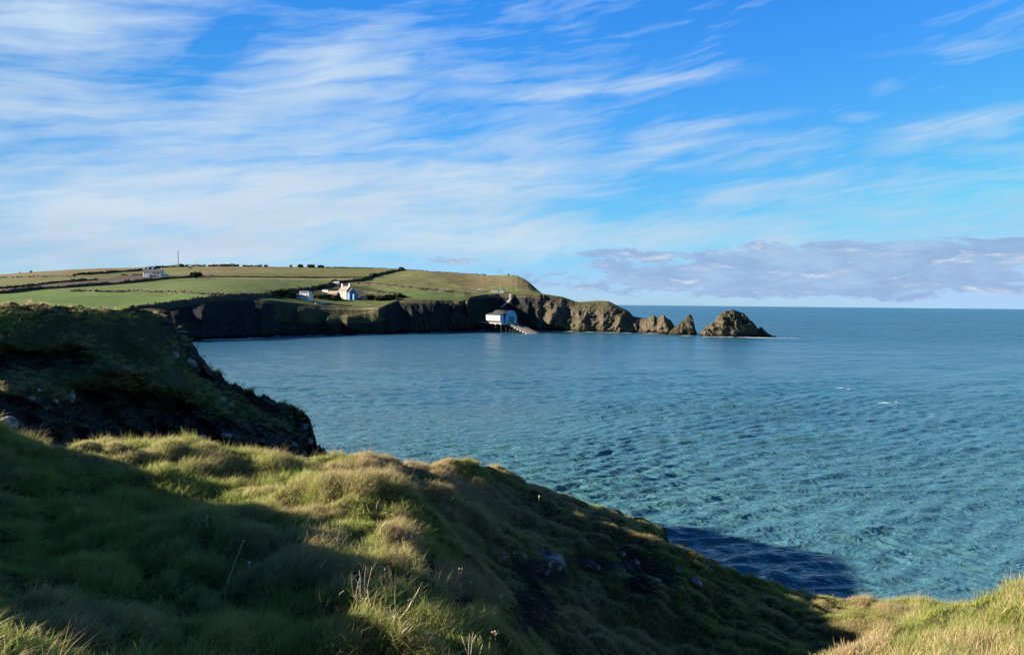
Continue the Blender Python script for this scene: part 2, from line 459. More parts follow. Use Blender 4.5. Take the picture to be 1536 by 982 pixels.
def water_mat():
    m, g, b, out = mat('sea_water')
    tc = g.new('ShaderNodeTexCoord'); P = tc.outputs['Object']
    sep = g.new('ShaderNodeSeparateXYZ'); g.put(sep.inputs[0], P)
    d = sep.outputs[1]
    # shallow green water over sand near the shore, deep blue water beyond the bay
    shal = g.mix(g.mrange(g.noise(g.mapping(P, scale=(1, 2.2, 1)), .012, 4, .55, .4), .36, .66), (.050, .140, .178), (.062, .168, .188))
    deep = g.mix(g.mrange(g.noise(g.mapping(P, scale=(.5, 2, 1)), .006, 3, .5), .35, .65), (.018, .088, .145), (.024, .102, .155))
    f = g.mrange(g.math('ADD', g.math('LOGARITHM', g.math('MAXIMUM', d, 10.0), 10.0), g.mrange(g.noise(P, .006, 3, .5), .3, .7, -.12, .12)), 2.05, 2.80, 0, 1, True)
    g.put(b.inputs['Base Color'], g.mix(f, shal, deep))
    lane = g.noise(g.mapping(P, rot=(0, 0, .1), scale=(.22, 1, 1)), .035, 4, .6, .3)
    g.put(b.inputs['Roughness'], g.math('ADD', g.mrange(d, 60, 700, .07, .27), g.mrange(lane, .35, .65, -.02, .05)))
    b.inputs['IOR'].default_value = 1.33
    b.inputs['Specular IOR Level'].default_value = .5
    def crest_(rot, sx, sc, det):
        q = g.noise(g.mapping(P, rot=(0, 0, rot), scale=(sx, 1, 1)), sc, det, .6, .5)
        return g.math('SUBTRACT', 1.0, g.math('ABSOLUTE', g.math('MULTIPLY_ADD', q, 4.0, -2.0)))
    w1 = crest_(.22, .5, .30, 3)
    w2 = crest_(-.30, .55, .75, 3)
    w3 = g.noise(g.mapping(P, rot=(0, 0, -.1), scale=(.6, 1, 1)), 2.6, 4, .6, .2)
    w0 = g.noise(g.mapping(P, rot=(0, 0, .12), scale=(.35, 1, 1)), .075, 4, .55, .3)
    h = g.math('ADD', g.math('ADD', g.math('MULTIPLY', w1, .42), g.math('MULTIPLY', w2, .17)), g.math('ADD', g.math('MULTIPLY', w3, .10), g.math('MULTIPLY', w0, .35)))
    calm = g.math('ADD', g.mrange(d, 75, 260, .58, .42, True), g.mrange(d, 280, 900, 0, .75, True))   # sheltered bay, rougher open sea
    bump(g, b, g.math('MULTIPLY', h, g.math('MULTIPLY', calm, g.mrange(lane, .3, .7, .6, 1.35))), 1.0, 1.15)
water_mat()

def foam_mat():
    m, g, b, out = mat('foam')
    b.inputs['Base Color'].default_value = (.72, .76, .78, 1); b.inputs['Roughness'].default_value = .7
foam_mat()

def blade_mat():
    m, g, b, out = mat('grass_blade')
    dry = g.new('ShaderNodeAttribute', attribute_name='dry', attribute_type='INSTANCER')
    oi = g.new('ShaderNodeObjectInfo')
    bl = g.new('ShaderNodeAttribute', attribute_name='tip')       # 0 root .. 1 tip
    rn = g.new('ShaderNodeAttribute', attribute_name='rnd')       # random per blade
    green = g.mix(rn.outputs[2], (.215, .285, .058), (.42, .44, .13))
    straw = g.mix(rn.outputs[2], (.30, .225, .11), (.52, .41, .23))
    df = g.mrange(g.math('ADD', dry.outputs[2], g.math('ADD', g.mrange(rn.outputs[2], 0, 1, -.25, .25), g.math('MULTIPLY', bl.outputs[2], .22))), .40, .66)
    c = g.mix(df, green, straw)
    g.put(b.inputs['Base Color'], c); b.inputs['Roughness'].default_value = .55; b.inputs['Specular IOR Level'].default_value = .25
    tr = g.new('ShaderNodeBsdfTranslucent'); g.put(tr.inputs[0], c)
    mx = g.new('ShaderNodeMixShader'); mx.inputs[0].default_value = .48
    g.l.new(b.outputs[0], mx.inputs[1]); g.l.new(tr.outputs[0], mx.inputs[2]); g.l.new(mx.outputs[0], out.inputs[0])
blade_mat()

# ------------------------------------------------------------------ far headland (fields, cliffs, peninsula)
def tabf(tab):
    xs = [t[0] for t in tab]; ys = [t[1] for t in tab]
    return lambda x: np.interp(x, xs, ys)

shore_y = tabf([(-220, 527), (0, 519), (150, 515), (270, 512), (300, 510), (330, 508.5), (392, 506.5), (419, 503.5), (469, 502.7), (560, 501), (609, 500), (682, 497.5),
                (718, 495.3), (749, 495), (801, 495.5), (884, 497.5), (962, 499.5), (996, 501), (1015, 501.5)])
sky_y = tabf([(-220, 422), (-60, 415), (0, 411.7), (50, 408), (100, 404.6), (150, 402.4), (200, 401.4), (240, 400.6), (270, 399.5), (300, 399), (400, 400), (500, 401), (560, 402.5),
              (600, 404.8), (640, 407), (680, 410), (720, 412.8), (745, 412.8), (768, 412.3), (776, 413.5), (784, 417), (792, 422), (798, 427), (806, 434), (812, 439.5), (816, 441),
              (822, 441.6), (830, 443), (842, 444.5), (852, 447.8), (862, 451.6), (868, 452.6), (880, 452), (896, 451.3), (912, 451.6), (918, 454), (926, 458.5), (936, 463),
              (944, 467), (950, 474.5), (962, 476.5), (972, 477), (976, 474.5), (981, 472), (985, 476.5), (990, 474.5), (996, 471.8), (1000, 477), (1006, 480), (1011, 487), (1015, 497)])
top_y = tabf([(-220, 470), (0, 467), (180, 464.5), (200, 463), (229, 461), (292, 452), (320, 447.5), (344, 445), (373, 444.5), (402, 450), (440, 454), (475, 458), (511, 460.5),
              (552, 462), (568, 462.5), (582, 456), (599, 449), (653, 450), (680, 450.5), (687, 452), (693, 459), (699, 452), (706, 445), (728, 441.5), (749, 440), (780, 441), (812, 442.5)])
top_off = tabf([(-220, 40), (270, 45), (345, 38), (402, 48), (475, 62), (552, 62), (600, 32), (685, 28), (693, 42), (702, 30), (750, 24), (812, 24), (850, 30), (925, 22), (1015, 12)])
sky_d = tabf([(-220, 1180), (560, 1130), (620, 1060), (700, 985), (740, 930), (770, 892), (790, 866), (803, 846), (812, 822), (818, 815)])

fx = np.concatenate([np.arange(-220, 270, 3.0), np.arange(270, 1016, 1.1)])
NCF = len(fx)
NCL, NHL = 64, 110
sy = shore_y(fx); ky = sky_y(fx)
sd = water_depth(fx, sy)
ty = np.where(fx > 812, ky + 1.6, top_y(np.minimum(fx, 812)))
ty = np.minimum(ty, sy - .4)
td = sd + top_off(fx)
kd = np.where(fx > 818, td + 9, np.maximum(sky_d(fx), td + 8))
# the land above the cliff is one smooth slope: the cliff edge cuts into it
def gsm(a, w):
    xs = np.arange(-500, 1300, 2.0); v = np.interp(xs, fx, a); k = np.exp(-(np.arange(-150, 151) * 2.0 / w) ** 2); k /= k.sum()
    return np.interp(fx, xs, np.convolve(np.pad(v, 150, mode='edge'), k, 'valid'))
ty_s = gsm(top_y(np.minimum(fx, 812)), 75); td_s = gsm(td, 60)
isl = np.clip((818 - fx) / 12, 0, 1)
def land_inv(py):
    return 1 / td_s + (1 / kd - 1 / td_s) * (py - ty_s) / (ky - ty_s)
td = np.where(fx < 818, isl * np.maximum(1 / np.maximum(land_inv(ty), 1e-4), sd + 9) + (1 - isl) * td, td)
td = np.minimum(td, kd - 4)
rows = []; rowkind = []
def saw(x, c, w, A):
    return -A * np.where(x < c, np.clip((x - (c - w)) / w, 0, 1), np.clip(1 - (x - c) / (3.2 * w), 0, 1))
def env(t, a, b):
    return np.clip((t - a) / .18, 0, 1) * np.clip((b - t) / .18, 0, 1)
t_list = np.linspace(0, 1, NCL)
mount = np.zeros(NCF)
P0 = at(fx, sy, sd)                 # shoreline in plan
alng = np.concatenate([[0], np.cumsum(np.hypot(np.diff(P0[:, 0]), np.diff(P0[:, 1])))])
for k, t in enumerate(t_list):      # cliff: shore to edge
    py = sy + (ty - sy) * t
    # steep lower part, easier slope towards the top
    inv = 1 / sd + (1 / td - 1 / sd) * (0.55 * t + 0.45 * t ** 2.2)
    Y = 1 / inv
    z = CAM[2] + ray(fx, py)[:, 2] * Y
    n = ridged(alng / 26, z / 60 + .3 * alng / 60, 0, 4) * 7 + fbm(alng / 9, z / 9, 3, 4) * 3.2 + ridged((alng + .8 * z) / 7.5, z / 30, 5, 3) * 1.8
    pen = np.clip((fx - 806) / 18, 0, 1)
    wz = z * (.55 + .9 * vnoise(alng / 40, 3.3)) + fbm(alng / 14, z / 14, 7, 3) * 7
    n2 = ridged((alng - wz) / 19, z / 45, 9, 3) * 4.2 + ridged((alng - wz * 1.2) / 7.5, z / 18, 2, 4) * 2.4 + fbm(alng / 9, z / 7, 4, 4) * 3.4 + np.abs(fbm(alng / 3.2, z / 3.2, 1, 3)) * 2.2
    amp = np.minimum(t * 5, 1) * np.minimum((1 - t) * 5 + .12, 1)
    soft = np.interp(fx, [395, 420, 480, 560, 585], [1, .6, .45, .45, 1])
    disp = -(n * (1 - pen) * soft + n2 * pen) * amp
    disp = disp + saw(fx, 303, 16, 13) * env(t, .38, .93) + saw(fx, 448, 10, 12) * env(t, .35, .95) + saw(fx, 492, 11, 13) * env(t, .15, .72) \
        + saw(fx, 521, 9, 10) * env(t, .12, .8) + saw(fx, 702, 9, 12) * env(t, .42, 1.1) + saw(fx, 620, 9, 5) * env(t, .1, .8) + saw(fx, 826, 12, 8) * env(t, .0, .9) \
        + saw(fx, 868, 14, 8) * env(t, -.2, .95) + saw(fx, 905, 12, 6) * env(t, -.2, .9) + saw(fx, 930, 8, 5) * env(t, -.2, .8) + saw(fx, 965, 7, 3) * env(t, -.2, .8) + saw(fx, 990, 5, 2.5) * env(t, -.2, .9)
    Yd = Y + disp
    rows.append(at(fx, py, Yd)); rowkind.append(np.full(NCF, t))
for k, t in enumerate(np.linspace(0, 1, NHL)[1:]):   # land above the cliff
    py = ty + (ky - ty) * t
    Y0 = 1 / (1 / td + (1 / kd - 1 / td) * t)
    Y1 = np.maximum(1 / np.maximum(land_inv(py), 1e-4), td + 12 * t)
    Y = np.where(fx < 818, isl * Y1 + (1 - isl) * Y0, Y0)
    p = at(fx, py, Y)
    rough = np.interp(fx, [600, 680], [.3, 1.0])
    p[:, 2] += fbm(p[:, 0] / 22, p[:, 1] / 22, 0, 4) * 1.1 * rough * min(1, (1 - t) * 6) * min(1, t * 4)
    rows.append(p); rowkind.append(np.full(NCF, 2 + t))
last = rows[-1]
w_back = np.interp(fx, [-220, 560, 780, 815, 1015], [400, 400, 160, 38, 16])
for a, zf in ((.25, .9), (.6, .5), (.85, .15), (1.0, -.12)):
    p = last.copy(); sc_ = (last[:, 1] + w_back * a) / last[:, 1]
    p[:, 0] = CAM[0] + (last[:, 0] - CAM[0]) * sc_; p[:, 1] = last[:, 1] + w_back * a; p[:, 2] = last[:, 2] * zf - (2 if zf < 0 else 0)
    p[:, 2] += fbm(p[:, 0] / 9, p[:, 1] / 9, 4, 3) * 2.0 * (1 if a < 1 else 0) * np.where(fx > 780, 1, 0)
    p[:, 2] = np.minimum(p[:, 2], last[:, 2] - .3)
    rows.append(p); rowkind.append(np.full(NCF, 3.5))
skirt = rows[0].copy(); skirt[:, 2] = -3.0
rows.insert(0, skirt); rowkind.insert(0, np.full(NCF, 0.0))
FV = np.concatenate(rows); FK = np.concatenate(rowkind)
FF = grid_faces(len(rows), NCF)

# pixel-space coordinates only to look up which field a point of the hill belongs to
def project(V):
    d = V - CAM
    X = d @ RGT; Yc = d @ UPV; Z = d @ FWD
    return CX + FPX * X / Z, CY - FPX * Yc / Z
FPx, FPy = project(FV)

def inpoly(px, py, poly):
    ins = np.zeros(px.shape, bool); n = len(poly)
    for i in range(n):
        x0, y0 = poly[i]; x1, y1 = poly[(i + 1) % n]
        c = ((y0 > py) != (y1 > py)) & (px < (x1 - x0) * (py - y0) / ((y1 - y0) + 1e-12) + x0)
        ins ^= c
    return ins
FIELDS = [  # plan of the fields: ground colour of each
    ((.105, .115, .046), [(-300, 300), (1100, 300), (1100, 600), (-300, 600)]),
    ((.165, .135, .070), [(-300, 390), (270, 390), (270, 400), (214, 406), (150, 410), (112, 413), (0, 417.5), (-300, 424)]),
    ((.125, .130, .055), [(-300, 424), (0, 417.5), (112, 414.5), (146, 419.6), (73, 425), (0, 432.5), (-300, 455)]),
    ((.090, .064, .054), [(-300, 455), (0, 432.5), (73, 425), (146, 419.6), (180, 414), (250, 412), (302, 413), (302, 415), (250, 418), (187, 424.6), (117, 430), (58, 433.5), (0, 440), (-300, 470)]),
    ((.130, .135, .060), [(240, 403), (302, 400), (302, 414), (245, 417)]),
    ((.165, .140, .075), [(302, 399), (400, 400), (420, 404), (360, 410), (302, 411)]),
    ((.135, .138, .056), [(302, 411), (360, 410), (420, 403), (400, 399), (603, 402), (572, 411), (552, 416), (294, 414.8)]),
    ((.215, .180, .105), [(294, 415.6), (407, 416.3), (532, 417.2), (556, 416), (540, 420.5), (505, 420.3), (407, 418.6), (300, 419)]),
    ((.108, .140, .052), [(58, 433.5), (117, 430), (187, 424.6), (250, 418), (300, 417.5), (407, 418.4), (520, 420.5), (500, 427), (470, 432), (419, 439), (398, 443), (320, 442), (208, 438.3), (108, 436.7)]),
    ((.100, .155, .046), [(-300, 470), (0, 440), (58, 434), (108, 436.7), (208, 438.3), (320, 442), (343, 443), (320, 447), (292, 452), (233, 460), (183, 463), (0, 470), (-300, 490)]),
    ((.128, .136, .058), [(542, 421), (556, 415), (603, 405), (640, 407), (660, 416), (690, 430), (700, 440), (632, 434), (582, 429.4), (532, 425)]),
    ((.118, .104, .056), [(640, 406), (720, 411), (800, 420), (815, 441), (770, 436), (700, 440), (690, 430), (655, 414)]),
    ((.108, .120, .048), [(740, 428), (815, 437), (815, 442), (728, 441)]),
    ((.100, .140, .048), [(532, 426.5), (582, 431), (632, 435.5), (699, 441), (690, 449), (653, 449.5), (608, 446.5), (590, 442), (520, 438)]),
    ((.100, .085, .050), [(520, 434), (560, 434.5), (606, 439), (606, 446), (590, 443), (548, 440)]),
    ((.055, .060, .030), [(343, 443), (398, 443), (419, 439), (500, 427), (512, 426), (548, 430), (606, 442), (606, 448), (560, 450), (440, 447), (402, 447)]),
    ((.105, .135, .042), [(398, 447), (440, 449), (460, 452), (440, 458), (402, 455)]),
    ((.110, .135, .044), [(480, 451), (548, 452), (552, 458), (511, 457), (480, 455)]),
]
fcol = np.tile(np.array(FIELDS[0][0]), (len(FV), 1))
jx = FPx + fbm(FV[:, 0] / 6, FV[:, 1] / 6, 0, 3) * 1.0; jy = FPy + fbm(FV[:, 0] / 9, FV[:, 1] / 9, 8, 3) * .35
for c, poly in FIELDS:
    fcol[inpoly(jx, jy, poly)] = c
onland = (FK >= 2)
# the ground that belongs to no field: rough grass over the cliff slopes
cl = ~onland
tt = FK
rockm = np.where(onland, 0.0, 1.0)
grassy = np.interp(FPx, [395, 425, 470, 560, 590], [.0, 1, 1, 1, 0]) * np.clip((tt - .30) / .2, 0, 1)
lip = np.clip((tt - .86) / .08, 0, 1)
rockm = np.where(cl, 1 - np.maximum(grassy, lip * np.where(FPx > 815, .8, 1)), rockm)
rockm = np.where((FK >= 2) & (FPx > 818), .32 + .3 * (FPx > 930), rockm)
rockm = np.where(FK == 3.5, np.where(FPx > 805, .7, 0), rockm)
fcol[cl] = np.array([.062, .062, .030])
fcol[cl & (tt > .9)] = np.array([.080, .070, .042])
path_rows = cl & (FPx > 470) & (FPx < 572) & (np.abs(FPy - (462.5 + (FPx - 470) * .012 - np.where(FPx > 540, (FPx - 540) * .05, 0))) < .9)
fcol[path_rows] = (.22, .185, .125); rockm[path_rows] = 0
path2 = cl & (FPx > 508) & (FPx < 562) & (np.abs(FPy - (475.5 - (FPx - 508) * .17)) < 1.0)
fcol[path2] = (.15, .14, .07); rockm[path2] = 0
# the stepped path down to the lifeboat house
stp = cl & (((np.abs(FPx - (765.5 - (FPy - 443) * .0)) < 1.6) & (FPy < 449)) | ((np.abs(FPx - (766 - (FPy - 448) * 1.05)) < 1.9) & (FPy >= 448) & (FPy < 461)))
fcol[stp] = (.36, .34, .30); rockm[stp] = 0
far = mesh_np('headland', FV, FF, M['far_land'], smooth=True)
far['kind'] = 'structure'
col_attr(far, 'Col', fcol); float_attr(far, 'rock', rockm); float_attr(far, 'slate', np.clip((812 - FPx) / 12, 0, 1))  # slate masks where shade is painted into the cliffs, left of the point
far_bvh = BVHTree.FromPolygons(FV.tolist(), FF.tolist())

def on_far(px, py, down=False):
    d = Vector(ray(px, py)).normalized()
    h = far_bvh.ray_cast(Vector(CAM), d)[0]
    q = 0
    while h is None and q < 60:          # just above the skyline: step down to the ground
        q += 1
        h = far_bvh.ray_cast(Vector(CAM), Vector(ray(px, py + .2 * q)).normalized())[0]
    return h
def drop_far(x, y):
    h = far_bvh.ray_cast(Vector((x, y, 400)), Vector((0, 0, -1)))[0]
    return h.z if h is not None else 0.0

# ------------------------------------------------------------------ middle headland
mtop_y = tabf([(-420, 385), (-220, 430), (-90, 450), (0, 457), (60, 459), (130, 461.5), (200, 465), (228, 468), (246, 472), (256, 480), (263, 492), (272, 503), (285, 514), (298, 530), (312, 545), (330, 561), (345, 573),
               (360, 580), (375, 584), (400, 596), (425, 606), (445, 614), (458, 622), (466, 632), (468, 643), (472, 655), (476, 668), (488, 680), (502, 688), (516, 697)])
mtop_d = tabf([(-420, 66), (-220, 68), (0, 74), (130, 80), (240, 89), (300, 92), (400, 94), (470, 96), (516, 99)])
mbot_d = tabf([(-420, 48), (-220, 48), (0, 51), (130, 57), (300, 69), (400, 78), (470, 87), (516, 97)])
mx = np.arange(-420, 517, 1.25); NMC = len(mx); NMR = 230
m_t = mtop_y(mx); m_j = np.clip((mx - 242) / 20, 0, 1) * (fbm(mx / 11, 2, 0, 4) * 4.5 + np.round(fbm(mx / 6, 8, 0, 2) * 3) * 1.3); m_td = mtop_d(mx); m_bd = mbot_d(mx)
mrows, mk = [], []
cave = lambda x, y: np.exp(-(((x - 205) / 105) ** 2) ** 2) * np.exp(-(((y - (632 + (x - 205) * .10)) / 44) ** 2) ** 2)
def ledge_band(x, y): return np.exp(-((y - (541 - (x - 60) * .02)) / 16) ** 2) * np.clip((150 - x) / 40, 0, 1)
for k in range(NMR):
    t = k / (NMR - 1)
    py = m_t + (715 - m_t) * t + m_j * max(0, 1 - t * 7)
    inv = 1 / m_td + (1 / m_bd - 1 / m_td) * t
    Y = 1 / inv
    p = at(mx, py, Y)
    a_ = min(1, t * 14)
    n = fbm(p[:, 0] / 9, p[:, 1] / 9, p[:, 2] / 5, 5) * 2.4 + ridged(p[:, 0] / 4, p[:, 1] / 7, p[:, 2] / 2.2, 3) * .6 + fbm(p[:, 0] / 1.6, p[:, 1] / 1.6, p[:, 2] / 1.2, 3) * .38
    Yd = Y + n * a_ + cave(mx, py) * 9 - ledge_band(mx, py) * -4 + 2.5 * np.exp(-((mx - 190) / 40) ** 2 - ((py - 556) / 9) ** 2) * -1.6
    q = at(mx, py, np.maximum(Yd, 45))
    if k == 0:
        q[:, 2] += fbm(mx / 11, 0, 0, 4) * .35 + np.abs(fbm(mx / 4, 3, 0, 2)) * .25
    mrows.append(q)
    rk = np.zeros(NMC)
    lowband = np.clip((py - (575 + (mx - 60) * .10 - np.clip(mx - 330, 0, 200) * -.12)) / 30, 0, 1) * .72
    rk = np.maximum(rk, lowband); rk = np.maximum(rk, cave(mx, py) * 1.2); rk = np.maximum(rk, ledge_band(mx, py) * .9)
    edge = np.clip(1 - np.abs(mx - np.interp(py, [470, 500, 560, 600, 640, 690], [262, 280, 322, 395, 462, 490])) / 62, 0, 1) * np.clip((py - 474) / 10, 0, 1)
    rk = np.maximum(rk, edge * .80)
    rg = np.clip(rk * 1.3, 0, 1)
    blk = fbm(p[:, 0] / 3.0, p[:, 1] / 3.0, p[:, 2] / 1.3, 3); blk = np.round(blk * 5) / 5 * .6 + blk * .4
    q = q + (ray(mx, py) * ((ridged(p[:, 0] / 2.6, p[:, 1] / 4, p[:, 2] / .9, 4) * .9 + blk * 3.6) * rg * a_)[:, None])
    mrows[-1] = q
    mk.append(rk)
top = mrows[0]
for d_, dz in ((12, -.6), (50, -1.6), (110, -6), (160, -16), (190, -36)):
    p = top.copy(); sc_ = (top[:, 1] + d_) / top[:, 1]
    w_ = np.interp(mx, [-250, -50, 120, 262, 330, 516], [1, .5, .2, .12, .05, .02])
    p[:, 0] = CAM[0] + (top[:, 0] - CAM[0]) * (1 + (sc_ - 1) * w_) - d_ * .25 * w_; p[:, 1] = top[:, 1] + d_ * w_
    p[:, 2] = top[:, 2] + np.where(mx < 240, dz, dz - d_ * .25)
    p[:, 2] = np.where(d_ > 180, -3, p[:, 2])
    mrows.insert(0, p); mk.insert(0, np.full(NMC, .3))
p = mrows[-1].copy(); p[:, 1] -= 16; p[:, 2] = -3; mrows.append(p); mk.append(np.ones(NMC))
MV = np.concatenate(mrows); MF = grid_faces(len(mrows), NMC)[:, ::-1]
mid = mesh_np('middle_headland', MV, np.ascontiguousarray(MF), M['mid_land'], smooth=True)
mid['kind'] = 'structure'
float_attr(mid, 'rock', np.concatenate(mk))
mid_bvh = BVHTree.FromPolygons(MV.tolist(), MF.tolist())

# ------------------------------------------------------------------ near hillside
ctl_px = [  # photograph pixel and distance ahead (m) of points on the slope in front of the viewer
    (0, 645, 18), (100, 654, 19), (200, 664, 20), (300, 671, 21), (400, 679, 22.5), (500, 687, 24), (560, 684, 25), (600, 685, 25.5), (630, 697, 26.5), (660, 700, 28), (700, 697, 29.5),
    (740, 706, 30.5), (800, 733, 30.2), (880, 767, 29), (950, 794, 27.8), (1050, 839, 27.5), (1150, 871, 27.5), (1250, 892, 27), (1330, 900, 26.6), (1385, 906, 26),
    (0, 982, 5.2), (40, 985, 5.4), (200, 945, 9.0), (100, 900, 10), (200, 860, 12), (60, 800, 14), (200, 780, 15), (350, 800, 14.3), (100, 715, 16.8), (250, 715, 17.8), (300, 940, 9.6),
    (380, 720, 19), (500, 982, 8.3), (420, 900, 10.6), (450, 830, 13), (450, 765, 16), (540, 720, 19.8), (560, 790, 14.6), (600, 900, 10.6), (600, 830, 13.2), (605, 795, 14.6), (600, 745, 17.2),
    (680, 985, 8.6), (665, 880, 12.2), (640, 845, 14.5), (700, 840, 18.5), (720, 930, 11.0), (745, 985, 9.3), (640, 770, 18.4), (700, 745, 25), (700, 780, 22.5), (780, 750, 29),
    (790, 930, 16.5), (830, 985, 15.5), (760, 870, 18.5), (820, 830, 23), (880, 800, 27), (900, 860, 24.3), (970, 840, 25.6), (1000, 900, 23), (950, 950, 21), (1000, 985, 19.0), (1100, 930, 23.2),
    (1200, 945, 22.8), (1150, 985, 20), (1300, 935, 23), (1100, 880, 26),
    (1536, 880, 11.2), (1470, 902, 11.7), (1400, 926, 12), (1330, 956, 11.6), (1230, 995, 10.6), (1536, 1000, 6.6), (1400, 1000, 8.2), (1650, 852, 11), (1470, 954, 9.3), (1600, 935, 8),
]
cp = [at(a, b, d) for a, b, d in ctl_px]
extra = [(0, 0, 26.0), (0, 2.5, 25.0), (-1.6, 5, 24.2), (-2.55, 5.4, 24.5), (-2.3, 6.6, 24.0), (-1.6, 3.2, 25.1), (0, 5, 24.0), (1.8, 5, 24.3), (1.2, 7, 23.3), (1.5, 9, 22.4), (2.9, 10.6, 21.8), (3.0, 7.8, 23.6), (-3, 1, 26.2), (3, 2, 25.7), (4, -4, 26.4), (-4, -4, 27.0), (-12, 3.5, 27.0), (-20, 2.5, 28.4), (-40, 2, 32), (-60, 0, 36), (-14, 9.5, 27.0), (-16.7, 8.4, 28.95), (-16.7, 6.3, 28.2), (-16.7, 11.4, 28.6), (-16.7, 15.5, 27.3), (-17, 14.3, 28.9), (-17, 13.1, 27.7), (-16.9, 16.7, 27.4), (-16.7, 17.6, 26.1), (-23, 11.5, 30.6), (-30, 11, 32.5),
         (-45, 10, 36), (-23, 16, 28.4), (-30, 17, 29.5), (-16.7, 19.4, 24.5), (-21, 20.6, 24.9), (-32, 22, 26), (-45, 24, 28), (-60, 30, 30), (14, 6, 25.2), (14, 10, 24.2), (20, 3, 26), (30, 5, 25.5), (24, 12, 22),
         (11.5, 15.5, 20.4), (9.5, 14.5, 20.4), (7, 15.2, 19.6), (16, 16, 20.0), (5.0, 14.2, 20.6), (30, -10, 27), (0, -12, 28), (-30, -12, 33), (60, 0, 26), (60, -12, 27),
         (13.5, 24, 17.6), (8, 17.5, 18.7), (10.5, 19, 18.4), (14, 20, 18.2)]
cp = np.array(cp + [np.array(e, float) for e in extra])
def tps_fit(P, z, lam=.02):
    n = len(P); d = np.hypot(P[:, None, 0] - P[None, :, 0], P[:, None, 1] - P[None, :, 1])
    K = np.where(d > 0, d * d * np.log(d + 1e-9), 0) + lam * np.eye(n)
    Q = np.c_[np.ones(n), P]
    A = np.block([[K, Q], [Q.T, np.zeros((3, 3))]])
    return np.linalg.solve(A, np.r_[z, 0, 0, 0])
_wt = tps_fit(cp[:, :2], cp[:, 2])
def tps_eval(X, Y):
    s = _wt[-3] + _wt[-2] * X + _wt[-1] * Y
    for (a, b), w in zip(cp[:, :2], _wt[:-3]):
        d2 = (X - a) ** 2 + (Y - b) ** 2
        s = s + w * .5 * d2 * np.log(d2 + 1e-9)
    return s
crest = np.array([(-75, 40), (-60, 33), (-45, 26), (-32, 23)] + [tuple(at(a, b, d)[:2]) for a, b, d in ctl_px[:20]] + [(16, 25), (22, 21), (30, 18.5), (45, 17), (75, 15)])
def crest_sd(X, Y):
    """Distance beyond the crest line (positive towards the sea) and the nearest point on it."""
    best = np.full(X.shape, 1e9); nx = np.zeros(X.shape); ny = np.zeros(X.shape)
    for (x0, y0), (x1, y1) in zip(crest[:-1], crest[1:]):
        dx, dy = x1 - x0, y1 - y0; L2 = dx * dx + dy * dy
        t = np.clip(((X - x0) * dx + (Y - y0) * dy) / L2, 0, 1)
        px_, py_ = x0 + t * dx, y0 + t * dy
        d = np.hypot(X - px_, Y - py_)
        m = d < best
        best = np.where(m, d, best); nx = np.where(m, px_, nx); ny = np.where(m, py_, ny)
    yc = np.interp(X, crest[:, 0], crest[:, 1])
    return np.where(Y > yc, best, -best), nx, ny
def tussock(X, Y, cell=.72):
    """Dome-shaped grass tussocks: height 0..1 and a random value per tussock."""
    wx = X + .35 * fbm(X / 1.4, Y / 1.4, 3, 2); wy = (Y + .35 * fbm(X / 1.4, Y / 1.4, 8, 2)) * .8
    ix, iy = np.floor(wx / cell), np.floor(wy / cell); best = np.full(X.shape, 9.0); rid = np.zeros(X.shape)
    for a in (-1, 0, 1):
        for b_ in (-1, 0, 1):
            cx_, cy_ = ix + a, iy + b_
            h1, h2, h3 = _hash(cx_, cy_, cx_ * 0 + 5), _hash(cx_, cy_, cx_ * 0 + 11), _hash(cx_, cy_, cx_ * 0 + 23)
            d = np.hypot(wx / cell - cx_ - h1, wy / cell - cy_ - h2) / (.55 + .6 * h3)
            m = d < best; best = np.where(m, d, best); rid = np.where(m, _hash(cx_, cy_, cx_ * 0 + 41), rid)
    return np.clip(1 - best ** 2, 0, 1), rid
def near_z(X, Y, lumps=True):
    X = np.asarray(X, float); Y = np.asarray(Y, float)
    s, nx, ny = crest_sd(X, Y)
    z = tps_eval(np.where(s > 0, nx, X), np.where(s > 0, ny, Y))
    b = np.maximum(s, 0)
    reach = np.interp(nx, [-40, -14, -4, 6, 14, 40], [1.0, 1.0, 1.7, 1.8, 1.0, .9])
    bb = b / reach
    drop = np.where(bb < 3, .55 * bb + .05 * bb ** 2, np.where(bb < 10, 2.1 + .95 * (bb - 3), 8.75 + 1.35 * (bb - 10)))
    z = z - drop * np.where(reach > 1, 1.0, 1.0)
    if lumps:
        q = np.clip(1 - b / 40, .3, 1)
        near = np.clip((np.hypot(X, Y) - 2) / 6, .15, 1)
        tk, rid = tussock(X, Y)
        z = z + near * np.where(b < 8, tk * (.07 + .22 * rid), 0) * np.clip((np.hypot(X, Y) - 4) / 5, .2, 1)
        z = z + near * (fbm(X / 2.3, Y / 2.3, 0, 3) * .40 + np.clip((-11 - X) / 3, 0, 1) * fbm(X / 2.5, Y / 1.8, 12, 4) * .9 + np.maximum(fbm(X / .85, Y / .85, 5, 2), -.1) * .20) * q + (fbm(X / 6, Y / 6, 2, 4) * 1.6 + ridged(X / 3, Y / 3, 7, 3) * .5) * np.clip((b - 2) / 6, 0, 1)
    return np.maximum(z - .16, -4)
gx = np.concatenate([np.arange(-75, -18, .8), np.arange(-18, 18, .14), np.arange(18, 75, .8)])
gy = np.concatenate([np.arange(-12, 2, .6), np.arange(2, 36, .14), np.arange(36, 84, .6)])
GX, GY = np.meshgrid(gx, gy)
GZ = near_z(GX, GY)
NV = np.stack([GX.ravel(), GY.ravel(), GZ.ravel()], 1)
NF = grid_faces(len(gy), len(gx))
near = mesh_np('hillside', NV, NF, M['near_soil'], smooth=True)
near['kind'] = 'structure'
sN, _, _ = crest_sd(GX.ravel(), GY.ravel())
NPx, NPy = project(NV)
